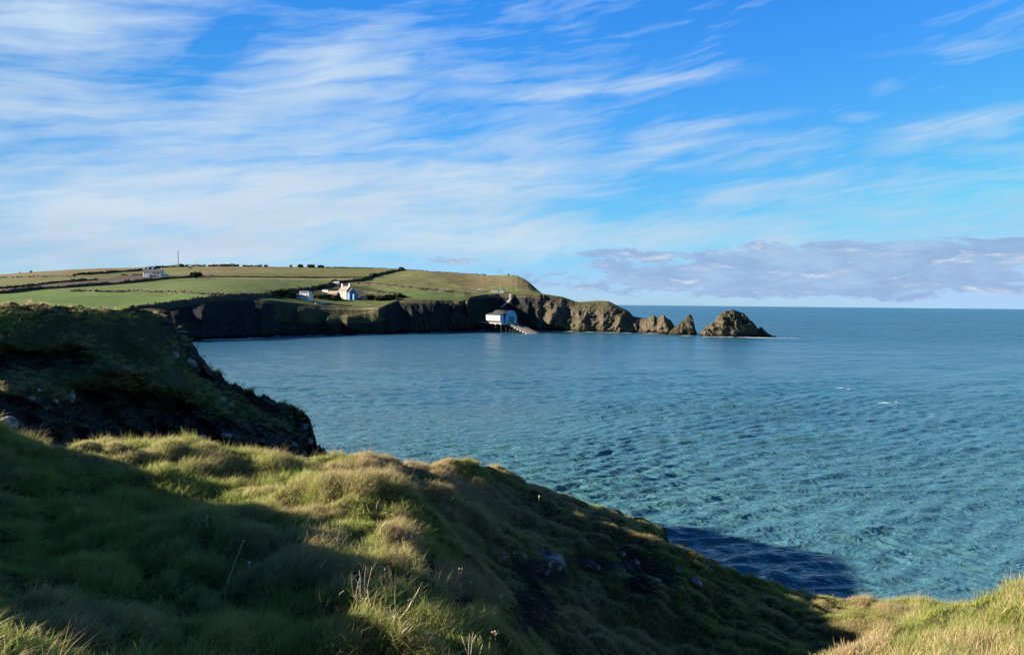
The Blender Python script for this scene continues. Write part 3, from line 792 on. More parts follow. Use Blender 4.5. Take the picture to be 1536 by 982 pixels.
def blob(px, py, cx, cy, rx, ry, rot=0.0):
    c, s = math.cos(rot), math.sin(rot); dx = px - cx; dy = py - cy
    return np.exp(-(((dx * c + dy * s) / rx) ** 2 + ((-dx * s + dy * c) / ry) ** 2))
vis = (NV[:, 1] > 3)
SOIL = [(640, 850, 16, 28, 0), (800, 915, 45, 42, 0), (810, 860, 60, 22, .2), (975, 850, 55, 16, .6), (880, 842, 30, 12, .3), (960, 876, 26, 14, .4), (345, 716, 18, 5, -.2), (690, 905, 26, 22, .4), (720, 700, 26, 4, 0.1)]
def soil_mask(px, py):
    m = 0
    for a in SOIL: m = np.maximum(m, blob(px, py, *a))
    return m
nr = np.where(vis, soil_mask(NPx, NPy), 0) * .9
nr = np.maximum(nr, np.clip((sN - 5) / 8, 0, .9))
float_attr(near, 'rock', nr)
near_bvh = BVHTree.FromPolygons(NV.tolist(), NF.tolist())
def on_near(px, py):
    d = Vector(ray(px, py)).normalized()
    h = near_bvh.ray_cast(Vector(CAM), d)[0]
    return h

# ------------------------------------------------------------------ sea
def build_sea():
    tx = np.concatenate([np.tan(np.radians(np.linspace(-86, -42, 60))), np.linspace(-.88, .88, 1150)[0:], np.tan(np.radians(np.linspace(42, 86, 60)))])
    tx = np.unique(np.round(tx, 6))
    dyp = np.concatenate([np.linspace(1400, 430, 60)[:-1], np.linspace(430, 20, 640)[:-1], np.linspace(20, .5, 60)])
    Yr = 28 * FPX / dyp
    X = Yr[:, None] * tx[None, :]; Y = np.repeat(Yr[:, None], len(tx), 1)
    r = random.Random(5); Z = np.zeros_like(X)
    fade = np.clip(1 - (Y - 200) / 420, 0, 1)
    wx = X + fbm(X / 40, Y / 40, 0, 2) * 6; wy = Y + fbm(X / 35, Y / 35, 4, 2) * 6
    for i in range(30):
        lam = 1.6 * (1.11 ** i) * r.uniform(.9, 1.1)
        th = math.radians(90 + r.gauss(6, 30))
        k = 2 * math.pi / lam
        A = .0125 * lam ** .95 * r.uniform(.6, 1.2) * (1.7 if lam < 7 else .5 if lam < 16 else .28)
        ph = r.uniform(0, 6.28)
        f = np.clip((lam / (Y * Y / (28 * FPX) * .66) - 1.5) / 2, 0, 1)   # only waves the grid can carry
        Z += A * f * np.sin(k * (wx * math.cos(th) + wy * math.sin(th)) + ph)
    gust = .75 + .55 * fbm(X / 60, Y / 90, 2, 3)
    Z = Z * gust
    V = np.stack([X.ravel(), Y.ravel(), Z.ravel()], 1)
    o = mesh_np('sea', V, grid_faces(len(Yr), len(tx)), M['sea_water'], smooth=True)
    o['kind'] = 'structure'
    return o
build_sea()

# ------------------------------------------------------------------ surf and white water
def foam_patch(cx, cy, lx, ly, seed, z=.25):
    """A ragged sheet of white water a hand above the sea."""
    Y = float(water_depth(cx, cy)); c = at(cx, cy, Y)
    n = 26; r = np.random.default_rng(seed); V = [(c[0], c[1], z + .12)]; ph = r.uniform(0, 6.28, 6)
    for k in range(n):
        a = 2 * math.pi * k / n; q = 1 + .35 * math.sin(2 * a + ph[0]) + .3 * math.sin(5 * a + ph[1]) + .25 * math.sin(9 * a + ph[2])
        V.append((c[0] + lx * q * math.cos(a), c[1] + ly * q * math.sin(a), z - .05))
    F = [(0, 1 + k, 1 + (k + 1) % n) for k in range(n)]
    return V, F
def foam_obj(name, patches, label):
    V, F = [], []
    for i, q in enumerate(patches):
        v, f = foam_patch(*q, seed=hash(name) % 91 + i if False else len(name) + i * 7); n = len(V); V += v; F += [tuple(a + n for a in b) for b in f]
    o = mesh_np(name, np.array(V), F, M['foam']); tag(o, label, 'surf', kind='stuff'); return o
foam_obj('surf', [(318, 509.8, 9, 3.5), (345, 509.2, 11, 4), (368, 508.4, 5, 2.5), (382, 507.2, 5, 4), (413, 504.2, 3, 1), (465, 503.2, 4, 1), (480, 503, 4, 1), (506, 502, 5, 1.2), (512, 501.4, 3, 1.5), (545, 501.6, 6, 1.2), (560, 501.6, 3, 1), (620, 500, 6, 1.5),
              (650, 498.7, 7, 4), (657, 497.8, 4, 3.5), (668, 498, 5, 1.4), (727, 496, 5, 1.2), (803, 496.3, 8, 1.2), (856, 497, 6, 1), (940, 499.4, 4, 1), (1010, 502, 5, 1), (1060, 505.3, 5, 1.6), (1080, 505.4, 6, 1.8), (1096, 505.4, 3, 2), (1118, 506, 6, 1.8), (1136, 506.4, 7, 1.8), (1030, 503.6, 5, 1.6), (975, 500.4, 6, 1.6), (915, 498.8, 7, 1.8), (885, 498.2, 5, 1.4), (832, 497.2, 7, 1.8), (1150, 506.8, 14, 2), (1185, 507, 8, .6)],
         'white surf breaking at the foot of the far cliffs')
foam_obj('whitecaps', [(1262, 583, 1.9, .35), (1272, 584, 1.2, .25), (1328, 605, 1.5, .35), (1318, 606, .9, .2), (1345, 604, .5, .15)], 'small whitecaps breaking on the open bay')

# ------------------------------------------------------------------ sea rocks
def sea_rock(name, outline, yfoot, depth_m, label, cat, seed, amp=1.0, lean=0.0, back=.5):
    """Rock standing in the sea: height along its length from the outline, rounded front and back, gullied."""
    x0, x1 = outline[0][0], outline[-1][0]
    nu, nv = int((x1 - x0) * 2.2), 70
    u = np.linspace(x0, x1, nu); Yf = float(water_depth((x0 + x1) / 2, yfoot)); Yc = Yf + depth_m * back
    H = np.interp(u, [p[0] for p in outline], [p[1] for p in outline])
    topz = at(u, H, np.full(nu, Yc))[:, 2]; X = at(u, H, np.full(nu, Yc))[:, 0]
    topz = np.maximum(topz, .4)
    v = np.linspace(-1, 1, nv)
    hm = topz / topz.max()
    half = depth_m * .5 * (.45 + .55 * np.sqrt(hm))
    V = np.zeros((nv, nu, 3))
    for i, q in enumerate(v):
        prof = np.clip(1 - abs(q) ** 1.7, 0, 1)
        Xq = X + lean * q * 2
        z = topz * prof - 2.5 * (1 - prof)
        f = (1 - prof) * prof * 4
        dn = ridged((Xq + z * .9) / 7.5, q * 1.4 + z / 22, seed, 4) * 3.2 + fbm(Xq / 2.6, q * 4, z / 2.6 + seed, 4) * 1.5
        z = z + (dn - 1.0) * amp * np.minimum(f, 1) + fbm(Xq / 2.0, q * 3, seed, 3) * .5 * amp * prof
        V[i, :, 0] = Xq + fbm(Xq / 5, q * 2, seed + 3, 3) * 1.2 * amp * f; V[i, :, 1] = Yc + half * q + fbm(Xq / 4, z / 4, seed, 3) * 1.5 * amp * np.minimum(1, f + .3); V[i, :, 2] = np.minimum(z, topz + .5)
    o = mesh_np(name, V.reshape(-1, 3), grid_faces(nv, nu), M['sea_rock'], smooth=False)
    return tag(o, label, cat)
sea_rock('rocky_islet', [(1050, 504.5), (1053, 497), (1060, 489), (1066, 484), (1072, 482), (1076, 476), (1081, 469.5), (1088, 467), (1093, 465.5), (1098, 464), (1104, 465.5), (1109, 467.5), (1115, 469.5), (1120, 474), (1123, 479), (1127, 481), (1131, 485.5), (1135, 491), (1139, 493),
                         (1142, 490.5), (1146, 494), (1150, 499), (1154, 501.5), (1160, 506)], 505.5, 34, 'broad rounded rock islet in the sea beyond the end of the point', 'islet', 4, 1.6)
sea_rock('sea_stack', [(1002, 502), (1006, 496), (1012, 490.5), (1018, 486), (1023, 481.5), (1028, 477.5), (1031, 473.5), (1034, 471.6), (1037, 472), (1038.5, 476), (1041, 485), (1043, 494), (1046, 503)], 502.6, 17, 'pointed wedge shaped sea stack between the point and the islet', 'sea stack', 11, 1.0)

# ------------------------------------------------------------------ hedges, scrub and trees on the far fields
def leaf_cloud(c, r, n, size, seed):
    """n leafy facets through an uneven ellipsoid."""
    R = np.random.default_rng(seed); c = np.asarray(c, float); r = np.asarray(r, float)
    d = R.normal(size=(n, 3)); d /= np.linalg.norm(d, axis=1)[:, None]
    rad = R.uniform(.45, 1, n) ** .6 * (1 + .35 * fbm(d[:, 0] * 1.6 + seed, d[:, 1] * 1.6, d[:, 2] * 1.6, 2))
    p = c + d * rad[:, None] * r
    a = R.normal(size=(n, 3)); a /= np.linalg.norm(a, axis=1)[:, None]
    b = np.cross(a, R.normal(size=(n, 3))); b /= np.linalg.norm(b, axis=1)[:, None]
    s = size * R.uniform(.6, 1.4, n)[:, None]
    V = np.stack([p - a * s - b * s * .6, p + a * s - b * s * .6, p + a * s * .8 + b * s * .7, p - a * s * .8 + b * s * .7], 1).reshape(-1, 3)
    return V, np.arange(len(V)).reshape(-1, 4)

def hedge(pts, h, w, label, m='hedge_leaf', cat='hedge', group='hedgerows between the far fields', seed=1, dens=1.0, name='hedgerow'):
    """A hedge bank along a line of photograph points on the far hill: an uneven body plus leaf clumps."""
    L = []
    for (x0, y0), (x1, y1) in zip(pts[:-1], pts[1:]):
        n = max(2, int(max(abs(x1 - x0), abs(y1 - y0)) / 2.0))
        for k in range(n): L.append((x0 + (x1 - x0) * k / n, y0 + (y1 - y0) * k / n))
    L.append(pts[-1])
    P3 = np.array([tuple(on_far(a, b)) for a, b in L])
    n = len(P3); sarc = np.concatenate([[0], np.cumsum(np.linalg.norm(np.diff(P3, axis=0), axis=1))])
    m_ = max(n, int(sarc[-1] / 2.2)); ss = np.linspace(0, sarc[-1], m_)
    P3 = np.stack([np.interp(ss, sarc, P3[:, i]) for i in range(3)], 1)
    T = np.gradient(P3, axis=0); T /= np.linalg.norm(T, axis=1)[:, None] + 1e-9
    N = np.stack([-T[:, 1], T[:, 0], np.zeros(m_)], 1); N /= np.linalg.norm(N, axis=1)[:, None] + 1e-9
    hh = h * .78 * (1 + .55 * fbm(ss / 9, seed * 3.1, 0, 3)); ww = w * (1 + .4 * fbm(ss / 7, seed * 1.7, 5, 3))
    prof = [(-1, -.6), (-.95, .35), (-.6, .85), (0, 1.0), (.6, .85), (.95, .35), (1, -.6)]
    V = np.zeros((len(prof), m_, 3))
    for i, (a, b) in enumerate(prof):
        V[i] = P3 + N * (ww * a * .5 * (1 + .25 * fbm(ss / 2.5, i * 2.3, seed, 2)))[:, None]; V[i, :, 2] += hh * b * (1 + .25 * fbm(ss / 2.2, i * 1.9, seed + 9, 2) * (b > 0))
    VV = V.reshape(-1, 3); FF_ = grid_faces(len(prof), m_)
    R = np.random.default_rng(seed); k = int(sarc[-1] * 2.2 * dens)
    idx = R.integers(0, m_, k)
    vs_, fs_ = [VV], [FF_]; nn = len(VV)
    p = P3[idx] + N[idx] * (R.uniform(-.55, .55, k) * ww[idx])[:, None]; p[:, 2] += hh[idx] * R.uniform(.3, 1.2, k)
    a = R.normal(size=(k, 3)); a /= np.linalg.norm(a, axis=1)[:, None]; b = np.cross(a, R.normal(size=(k, 3))); b /= np.linalg.norm(b, axis=1)[:, None]
    s = R.uniform(.25, .7, k)[:, None]
    q = np.stack([p - a * s - b * s, p + a * s - b * s, p + a * s + b * s, p - a * s + b * s], 1).reshape(-1, 3)
    o = mesh_np(name, np.concatenate([VV, q]), np.concatenate([FF_, np.arange(len(q)).reshape(-1, 4) + nn]), M[m])
    return tag(o, label, cat, group)

hedge([(0, 418), (60, 416.2), (112, 415)], 2.2, 3, 'thin dark hedge below the tan top field at the far left', seed=1)
hedge([(0, 433), (40, 430), (73, 425.4), (110, 422.3), (146, 420)], 2.6, 4, 'dark hedge along the upper edge of the brown scrub strip', seed=2)
hedge([(0, 440.5), (58, 434), (117, 430.3), (187, 425), (250, 418.6), (302, 415.5)], 3.2, 5, 'long thick hedge below the brown scrub, running up to the lone tree', seed=3)
hedge([(108, 437.2), (208, 438.6), (270, 440.5), (335, 443)], 2.0, 3, 'straight hedge dividing the two bright green fields', seed=4)
hedge([(183, 463.6), (233, 460.2), (264, 455.5), (292, 451.5), (320, 447.3), (345, 444.3), (373, 443.6), (398, 443.2)], 2.8, 6, 'brown hedge curving along the lowest green field above the cliff', 'scrub_leaf', seed=5)
hedge([(398, 443.2), (419, 439), (450, 435.5), (477, 432), (492, 428.5), (503, 425.5), (515, 423.2), (542, 421)], 3.2, 5, 'dark hedge rising behind the white cube house to the field corner', seed=6)
hedge([(542, 421), (553, 416.4), (572, 412), (588, 408.3), (603, 405.5)], 4.2, 7, 'thick dark hedge climbing from the field corner to the skyline', seed=7)
hedge([(294, 415.3), (350, 415.6), (407, 416.2), (480, 416.8), (553, 416)], 1.6, 2.6, 'low straight hedge above the pale bare strip of ground', seed=8)
hedge([(532, 425.2), (556, 427.2), (582, 429.6), (608, 432), (632, 434.3), (668, 437.4), (699, 440.3)], 2.4, 5, 'brown hedge slanting down across the right hand green fields', 'scrub_leaf', seed=9)
hedge([(548, 438.5), (572, 440.5), (590, 442.6), (606, 446)], 3.2, 7, 'short dark hedge beside the cream house reaching the cliff edge', seed=10)
hedge([(112, 412.8), (127, 411.6)], 3.2, 6, 'short clump of hedge left of the farm lane', seed=11)
hedge([(128, 412.4), (146, 410.6)], 3.4, 5, 'reddish hedge in the middle of the farm lane', 'scrub_leaf', seed=12)
hedge([(150, 411), (172, 408.8), (192, 407.6), (213, 406)], 3.4, 5, 'hedge leading along the lane to the long white farmhouse', seed=13)
hedge([(182, 413.4), (198, 413.2), (212, 413)], 2.2, 4, 'low brown hedge just left of the long white farmhouse', 'scrub_leaf', seed=14)
hedge([(222, 404.2), (240, 401.6), (256, 400.8), (272, 400.4)], 3.6, 6, 'dark hedge climbing behind the farmhouse to the mast', seed=15)
hedge([(603, 405.2), (625, 406.4), (650, 408.2), (680, 410.2), (705, 412), (728, 413)], 1.5, 2.5, 'thin hedge drawn along the skyline above the rough slope', seed=16)
hedge([(490, 401.4), (520, 401.7), (560, 402.8), (590, 404.2), (602, 405)], 1.4, 2.5, 'thin hedge along the skyline left of the climbing hedge', seed=17)
hedge([(278, 399.8), (292, 399.2), (308, 399.2)], 3.4, 6, 'skyline hedge right of the small pale hut', seed=18)
hedge([(312, 399.4), (330, 399.3), (346, 399.3), (358, 399.4)], 3.6, 6, 'long grey green hedge on the skyline near the mast', seed=19)
hedge([(364, 399.8), (378, 399.8), (392, 400)], 3.6, 6, 'dark flat topped hedge on the skyline right of the gap', seed=20)

def bush(px, py, r, h, label, seed, group=None, trunk=False, sink=.2, m='bush_leaf', name='bush', cat='bush', n=260):
    b = on_far(px, py)
    root = empty(name, b); tag(root, label, cat, group)
    c = Vector((0, 0, h * (.62 if trunk else .42)))
    V, F = leaf_cloud(c, (r, r, h * (.42 if trunk else .6)), n, r * .16 + .12, seed)
    mesh_np('crown' if trunk else 'foliage', V, F, M[m], root)
    mb = MB(); mb.tube([(0, 0, -1), (.1, 0, h * .35), (.3, .1, h * .6)], [r * .10, r * .08, r * .04], 6)
    mb.tube([(.1, 0, h * .3), (-r * .5, .2, h * .62)], [r * .05, r * .02], 5); mb.tube([(.1, 0, h * .32), (r * .5, -.2, h * .66)], [r * .05, r * .02], 5)
    mb.build('trunk' if trunk else 'stems', M['bark'], root)
    return root
bush(294, 417.3, 6.0, 6.5, 'lone dark windswept tree at the end of the long hedge', 31, trunk=True, name='tree', cat='tree', n=420)
G_SK = 'bushes along the hill skyline'
bush(46.5, 408.8, 2.0, 3.4, 'tiny bush on the bare skyline at the far left', 32, G_SK, n=90)
bush(30, 409.8, 1.2, 1.8, 'smallest scrap of bush on the skyline left of the tiny bush', 33, G_SK, n=60)
bush(271.5, 399.9, 4.4, 3.8, 'rounded bush at the foot of the mast', 34, G_SK)
bush(399, 400.2, 3, 3, 'low bush just right of the flat topped skyline hedge', 35, G_SK, n=120)
bush(436.5, 400.5, 2.4, 3.6, 'small bush on the skyline, first of the four apart', 36, G_SK, n=120)
bush(450.5, 400.7, 4.2, 4.0, 'squat bush on the skyline, second of the four apart', 37, G_SK)
bush(466.5, 400.9, 5.4, 4.0, 'wide dark bush on the skyline, third of the four apart', 38, G_SK)
bush(481.5, 401.3, 5.0, 3.6, 'wide bush on the skyline, last of the four apart', 39, G_SK)
bush(602, 405.6, 4.5, 4.5, 'dark bush where the climbing hedge meets the skyline', 40, G_SK)
bush(763, 412.8, 1.2, 1.9, 'tiny bush on top of the headland mound', 41, G_SK, n=60)
G_HS = 'trees and bushes around the cliff houses'
bush(425, 444.0, 6.4, 6.0, 'dark rounded tree in the hedge left of the white cube house', 42, G_HS, True, name='tree', cat='tree', n=420)
bush(440, 447, 3.4, 4.2, 'bush hard against the left side of the white cube house', 43, G_HS)
bush(478, 447.5, 5.0, 3.6, 'dark bush in the garden right of the white cube house', 44, G_HS)
bush(491, 447.0, 5.2, 3.8, 'dark bush in front of the low outhouse with the pinkish roof', 45, G_HS)
bush(503, 449.5, 6.0, 3.6, 'wide dark bush below the cream house gable', 46, G_HS)
bush(482, 432.6, 4.4, 4.2, 'dark bush behind the white garden wall', 47, G_HS)
bush(502, 424.6, 3.6, 4.6, 'bush beside the small white hut up the slope', 48, G_HS)
bush(560, 415.4, 5.4, 5.0, 'round bush at the foot of the climbing hedge', 49, G_HS)
bush(556, 448.5, 5.4, 3.6, 'dark bush on the cliff edge right of the cream house', 50, G_HS)
bush(570, 450.5, 5.6, 4.0, 'dark bush on the cliff edge right of the outbuilding', 51, G_HS)
bush(584, 449, 6.0, 4.4, 'wide dark bush farthest right of the cliff houses', 52, G_HS)
bush(597, 446, 5.2, 4.4, 'dark bush at the end of the short hedge by the cliff', 53, G_HS)

# ------------------------------------------------------------------ houses on the far hill
def face_px(Y): return Y / FPX
def wall_window(root, x, z, w, h, y, nx=0, frame='white_paint'):
    """Window on a wall facing -y (nx=0), or facing +-x at local x = y."""
    m = MB(); g = MB()
    if nx == 0:
        m.box((x, y - .02, z), (w + .3, .10, h + .3)); g.box((x, y - .05, z), (w, .10, h))
        g.box((x, y - .05, z), (w, .10, h))
    else:
        m.box((y + nx * .02, x, z), (.10, w + .3, h + .3)); g.box((y + nx * .05, x, z), (.10, w, h))
    f = m.build('window', M[frame], root); p = g.build('pane', M['dark_glass'], f)
    return f
def gable_roof(L, W, eave, ridge, over=.35, th=.25, axis='x'):
    """Solid gable roof: two slabs and ridge."""
    o = [(-W / 2 - over, eave - .15), (0, ridge), (W / 2 + over, eave - .15), (W / 2 + over, eave + th - .15), (0, ridge + th), (-W / 2 - over, eave + th - .15)]
    mb = MB()
    if axis == 'x':
        n = len(o); x0, x1 = -L / 2 - over, L / 2 + over
        vs_ = [(x0, y, z) for y, z in o] + [(x1, y, z) for y, z in o]
        fs = [(0, 1, 4, 5), (1, 2, 3, 4), (n + 5, n + 4, n + 1, n), (n + 4, n + 3, n + 2, n + 1)] + [((k + 1) % n, k, n + k, n + (k + 1) % n) for k in range(n)]
        mb.add(vs_, fs)
    return mb
def gable_body(L, W, eave, ridge):
    mb = MB(); x0, x1 = -L / 2, L / 2
    o = [(-W / 2, -3), (W / 2, -3), (W / 2, eave), (0, ridge), (-W / 2, eave)]; n = 5
    vs_ = [(x0, y, z) for y, z in o] + [(x1, y, z) for y, z in o]
    fs = [tuple(range(n))[::-1], tuple(range(n, 2 * n))] + [(k, (k + 1) % n, n + (k + 1) % n, n + k) for k in range(n)]
    mb.add(vs_, fs); return mb

# long white farmhouse below the mast
b = on_far(230, 415.0); k = face_px(b.y)
root = empty('farmhouse', b, math.radians(-8)); tag(root, 'long white farmhouse with dark slate roof on the upper fields below the mast', 'house')
L, W, E_, R_ = 29 * k, 8.5 * k, 7.2 * k, 10.6 * k
gable_body(L, W, E_, R_).build('wall', M['white_render'], root)
rf = gable_roof(L, W, E_, R_).build('roof', M['slate_roof'], root)
for x in (-.30 * L, -.05 * L, .47 * L):
    MB().box((x, 0, R_ + .9), (1.5, 1.2, 3.4)).build('chimney', M['white_render'], rf)
for x in (-.38, -.22, -.08, .10, .24, .38):
    wall_window(root, x * L, 5.0 * k, 1.6, 1.5, -W / 2); 
for x in (-.36, -.16, .18, .34):
    wall_window(root, x * L, 2.0 * k, 1.7, 1.7, -W / 2)
dr = MB().box((.02 * L, -W / 2 - .03, 1.1 * k), (1.4, .1, 2.6)).build('door', M['dark_timber'], root)
MB().box((L / 2 + 3.2, 1, 1.2 * k), (6, 5, 5.0)).box((L / 2 + 3.2, 1, 1.2 * k + 2.6), (6.4, 5.4, .3)).build('annexe', M['white_render'], root)
mb = MB().box((-.18 * L, -W / 2 - 2.0, .9), (7, 3.6, 4.0)); mb.build('porch', M['white_render'], root)

# white cube house on the cliff
b = on_far(457, 449.6); k = face_px(b.y)
root = empty('cube_house', b, math.radians(-16)); tag(root, 'white flat roofed house of stacked cubes on the cliff edge', 'house')
MB().box((0, 0, 2.6 * k), (21 * k, 11 * k, 11.0 * k)).build('lower_storey', M['white_render'], root)
MB().box((1.2 * k, .8 * k, 10.2 * k), (15 * k, 8.5 * k, 4.2 * k)).build('upper_storey', M['white_render'], root)
MB().box((1.2 * k, .8 * k, 12.45 * k), (15.8 * k, 9.2 * k, .5)).build('roof', M['grey_render'], root)
MB().box((-.2, -5.6 * k, 8.9 * k), (20 * k, .12, .7)).box((-10.4 * k, -1, 8.9 * k), (.12, 8 * k, .7)).build('balcony_rail', M['white_paint'], root)
MB().box((-13.5 * k, -2.5 * k, .6 * k), (7.5 * k, 6 * k, 4.4 * k)).build('garage', M['white_render'], root)
for x in (-7.4, -2.2, 2.4, 7.2): wall_window(root, x * k, 5.6 * k, 2.3 * k, 2.0 * k, -5.5 * k, frame='metal_grey')
for x in (-2.6, 1.4, 5.4): wall_window(root, x * k, 10.3 * k, 2.2 * k, 1.7 * k, -3.45 * k, frame='metal_grey')
for x in (-2.4, 2.0): wall_window(root, x * k, 5.6 * k, 1.8 * k, 1.8 * k, -10.5 * k, -1, frame='metal_grey')
wall_window(root, -4.6 * k, 1.6 * k, 2.2 * k, 2.0 * k, -5.5 * k, frame='metal_grey')
MB().box((5.2 * k, -5.53 * k, 1.3 * k), (1.6 * k, .14, 3.0 * k)).build('door', M['metal_grey'], root)

# cream house with the shade of its end painted blue
b = on_far(519, 447.5); k = face_px(b.y)
root = empty('cream_house', b, math.radians(-40)); tag(root, 'large cream house with pale slate roof, tall chimneys and blue painted shade on its end, on the cliff top', 'house')
L, W, E_, R_ = 19 * k, 13 * k, 11 * k, 18 * k
gable_body(L, W, E_, R_).build('wall', M['cream_stone'], root)
rf = gable_roof(L, W, E_, R_, .5).build('roof', M['pale_slate_roof'], root)
for x in (-.46 * L, .46 * L):
    MB().box((x, 0, R_ + 1.4 * k), (2.2 * k, 2.0 * k, 4.6 * k)).box((x, 0, R_ + 3.8 * k), (2.6 * k, 2.4 * k, .4)).build('chimney', M['white_render'], rf)
for x in (-6, 0, 6): wall_window(root, x * k, 7.6 * k, 2.0 * k, 2.2 * k, -W / 2)
for x in (-6, 6): wall_window(root, x * k, 3.0 * k, 2.0 * k, 2.2 * k, -W / 2)
MB().box((0, -W / 2 - .05, 2.0 * k), (1.7 * k, .14, 3.6 * k)).build('door', M['dark_timber'], root)
# cross wing at the seaward end, its blue shade put into the colour
wv = [(-5.2 * k, -2), (5.2 * k, -2), (5.2 * k, 9 * k), (0, 14.5 * k), (-5.2 * k, 9 * k)]
def xprism(out, x0, x1, y):
    n = len(out); vs_ = [(x0, y + a, z) for a, z in out] + [(x1, y + a, z) for a, z in out]
    return MB().add(vs_, [tuple(range(n))[::-1], tuple(range(n, 2 * n))] + [(q, (q + 1) % n, n + (q + 1) % n, n + q) for q in range(n)])
xprism(wv, L / 2 + .03, L / 2 + 6.5 * k, -.5 * k).build('wing_wall', M['blue_shade'], root)
ro = [(-5.9 * k, 8.5 * k), (0, 14.6 * k), (5.9 * k, 8.5 * k), (5.9 * k, 9.2 * k), (0, 15.3 * k), (-5.9 * k, 9.2 * k)]
n = 6; vs_ = [(L / 2 + .05, a - .5 * k, z) for a, z in ro] + [(L / 2 + 7 * k, a - .5 * k, z) for a, z in ro]
r2 = MB().add(vs_, [(0, 1, 4, 5), (1, 2, 3, 4), (n + 5, n + 4, n + 1, n), (n + 4, n + 3, n + 2, n + 1)] + [((q + 1) % n, q, n + q, n + (q + 1) % n) for q in range(n)]).build('wing_roof', M['slate_roof'], root)
for y in (-2.6, 1.6): wall_window(root, y * k, 6.8 * k, 1.8 * k, 2.0 * k, L / 2 + 6.5 * k, 1)
for y in (-2.6, 1.6): wall_window(root, y * k, 2.6 * k, 1.8 * k, 2.0 * k, L / 2 + 6.5 * k, 1)
MB().box((L / 2 + 10.0 * k, 1.0 * k, 2.4 * k), (6.6 * k, 8 * k, 8.5 * k)).build('lean_to', M['blue_shade'], root)
MB().box((L / 2 + 10.2 * k, 1.0 * k, 6.9 * k), (7.4 * k, 8.8 * k, .5 * k)).build('lean_to_roof', M['slate_roof'], root)
c2 = MB().box((L / 2 + 11 * k, 4.0 * k, 9.6 * k), (2 * k, 2 * k, 5.0 * k)).build('chimney', M['white_render'], root)

def small_house(px, py, w, d, h, ridge, rz, wallm, roofm, label, cat='outbuilding', name='outbuilding', win=(), door=None):
    b = on_far(px, py); k = face_px(b.y)
    root = empty(name, b, math.radians(rz)); tag(root, label, cat)
    gable_body(w * k, d * k, h * k, (h + ridge) * k).build('wall', M[wallm], root)
    gable_roof(w * k, d * k, h * k, (h + ridge) * k, .3).build('roof', M[roofm], root)
    for x in win: wall_window(root, x * w * k, h * k * .55, .9 * k, .9 * k, -d * k / 2)
    if door is not None: MB().box((door * w * k, -d * k / 2 - .04, h * k * .38), (1.1 * k, .12, h * k * .72)).build('door', M['dark_timber'], root)
    return root
small_house(500.5, 445.4, 16, 8, 4.6, 4.2, -20, 'brown_roof', 'pink_stone', 'low outhouse with pinkish brown roof just left of the cream house', win=(-.2, .2), door=0)
small_house(489, 437.5, 13, 4, 2.6, .8, -38, 'white_render', 'slate_roof', 'long low white shed behind the garden hedge', win=(-.3, .0), door=.3)
small_house(505, 427.0, 8, 5, 2.6, 2.0, -12, 'white_render', 'grey_render', 'small white hut up the slope behind the cream house', 'hut', 'hut', win=(.1,), door=-.25)
small_house(545.5, 449.6, 9, 6, 3.2, 1.8, -30, 'pink_stone', 'pale_slate_roof', 'small pinkish stone outbuilding right of the cream house wing', win=(.15,), door=-.2)
small_house(285.5, 402.3, 4, 3, 2.8, .7, 0, 'cream_stone', 'grey_render', 'small pale hut on the skyline right of the mast', 'hut', 'hut', win=(.15,), door=-.2)
small_house(719, 437.2, 3.4, 3, 2.6, .8, -10, 'white_render', 'grey_render', 'tiny white hut on the cliff top left of the winch building', 'hut', 'hut', win=(.1,), door=-.25)
small_house(553.5, 459.3, 1.7, 1.6, 1.3, .5, 0, 'white_render', 'grey_render', 'tiny white shelter on the cliff path below the houses', 'hut', 'shelter', door=0)
# low garden wall
p0, p1 = on_far(473, 455.6), on_far(496, 455.2)
d_ = (p1 - p0); mb = MB(); mb.box((0, 0, .4), (d_.length, .6, 1.7)); mb.box((0, 0, 1.32), (d_.length + .2, .8, .14))
o = mb.build('garden_wall', M['concrete'], None); o.location = (p0 + p1) / 2; o.rotation_euler = (0, 0, math.atan2(d_.y, d_.x)); tag(o, 'long low pale garden wall below the white cube house', 'wall')
# building and poles on the cliff above the boathouse
b = on_far(745, 438.6); k = face_px(b.y)
root = empty('winch_building', b, math.radians(-16)); root.scale = (.85, .85, .75); tag(root, 'low white winch building with flat roof on the cliff above the boathouse', 'building')
MB().box((-3.5 * k, 0, .6), (13 * k, 4 * k, 4.0)).build('wall', M['winch_wall'], root)
MB().box((-3.5 * k, 0, 2.75), (13.6 * k, 4.6 * k, .3)).build('roof', M['grey_render'], root)
MB().box((8 * k, .5, 1.0), (9 * k, 4.5 * k, 5.0)).build('block', M['grey_render'], root)
MB().box((8 * k, .5, 3.66), (9.6 * k, 5.0 * k, .3)).build('block_roof', M['slate_roof'], root)
for x in (-7, -3.5, 0): wall_window(root, x * k, 1.3, 1.0, .9, -2 * k)
for x in (6.5, 9.5): wall_window(root, x * k, 1.6, 1.1, 1.1, .5 - 2.25 * k)
MB().box((12 * k, -.2, 1.0), (2 * k, 3 * k, 3.0)).build('store', M['winch_wall'], root)
for px, py, h, lab in ((750.3, 438.5, 15, 'taller pale pole beside the winch building'), (760.8, 438.6, 11, 'shorter leaning pole right of the winch building')):
    b = on_far(px, py); mb = MB(); root = empty('pole', b); tag(root, lab, 'pole')
    mb.tube([(0, 0, -1), (-.4 if h < 12 else 0, 0, h * face_px(b.y))], [.22, .14], 8).build('shaft', M['concrete'], root)
    MB().box((-.4 if h < 12 else 0, 0, h * face_px(b.y) * .86), (1.6, .16, .16)).build('crossarm', M['dark_timber'], root)
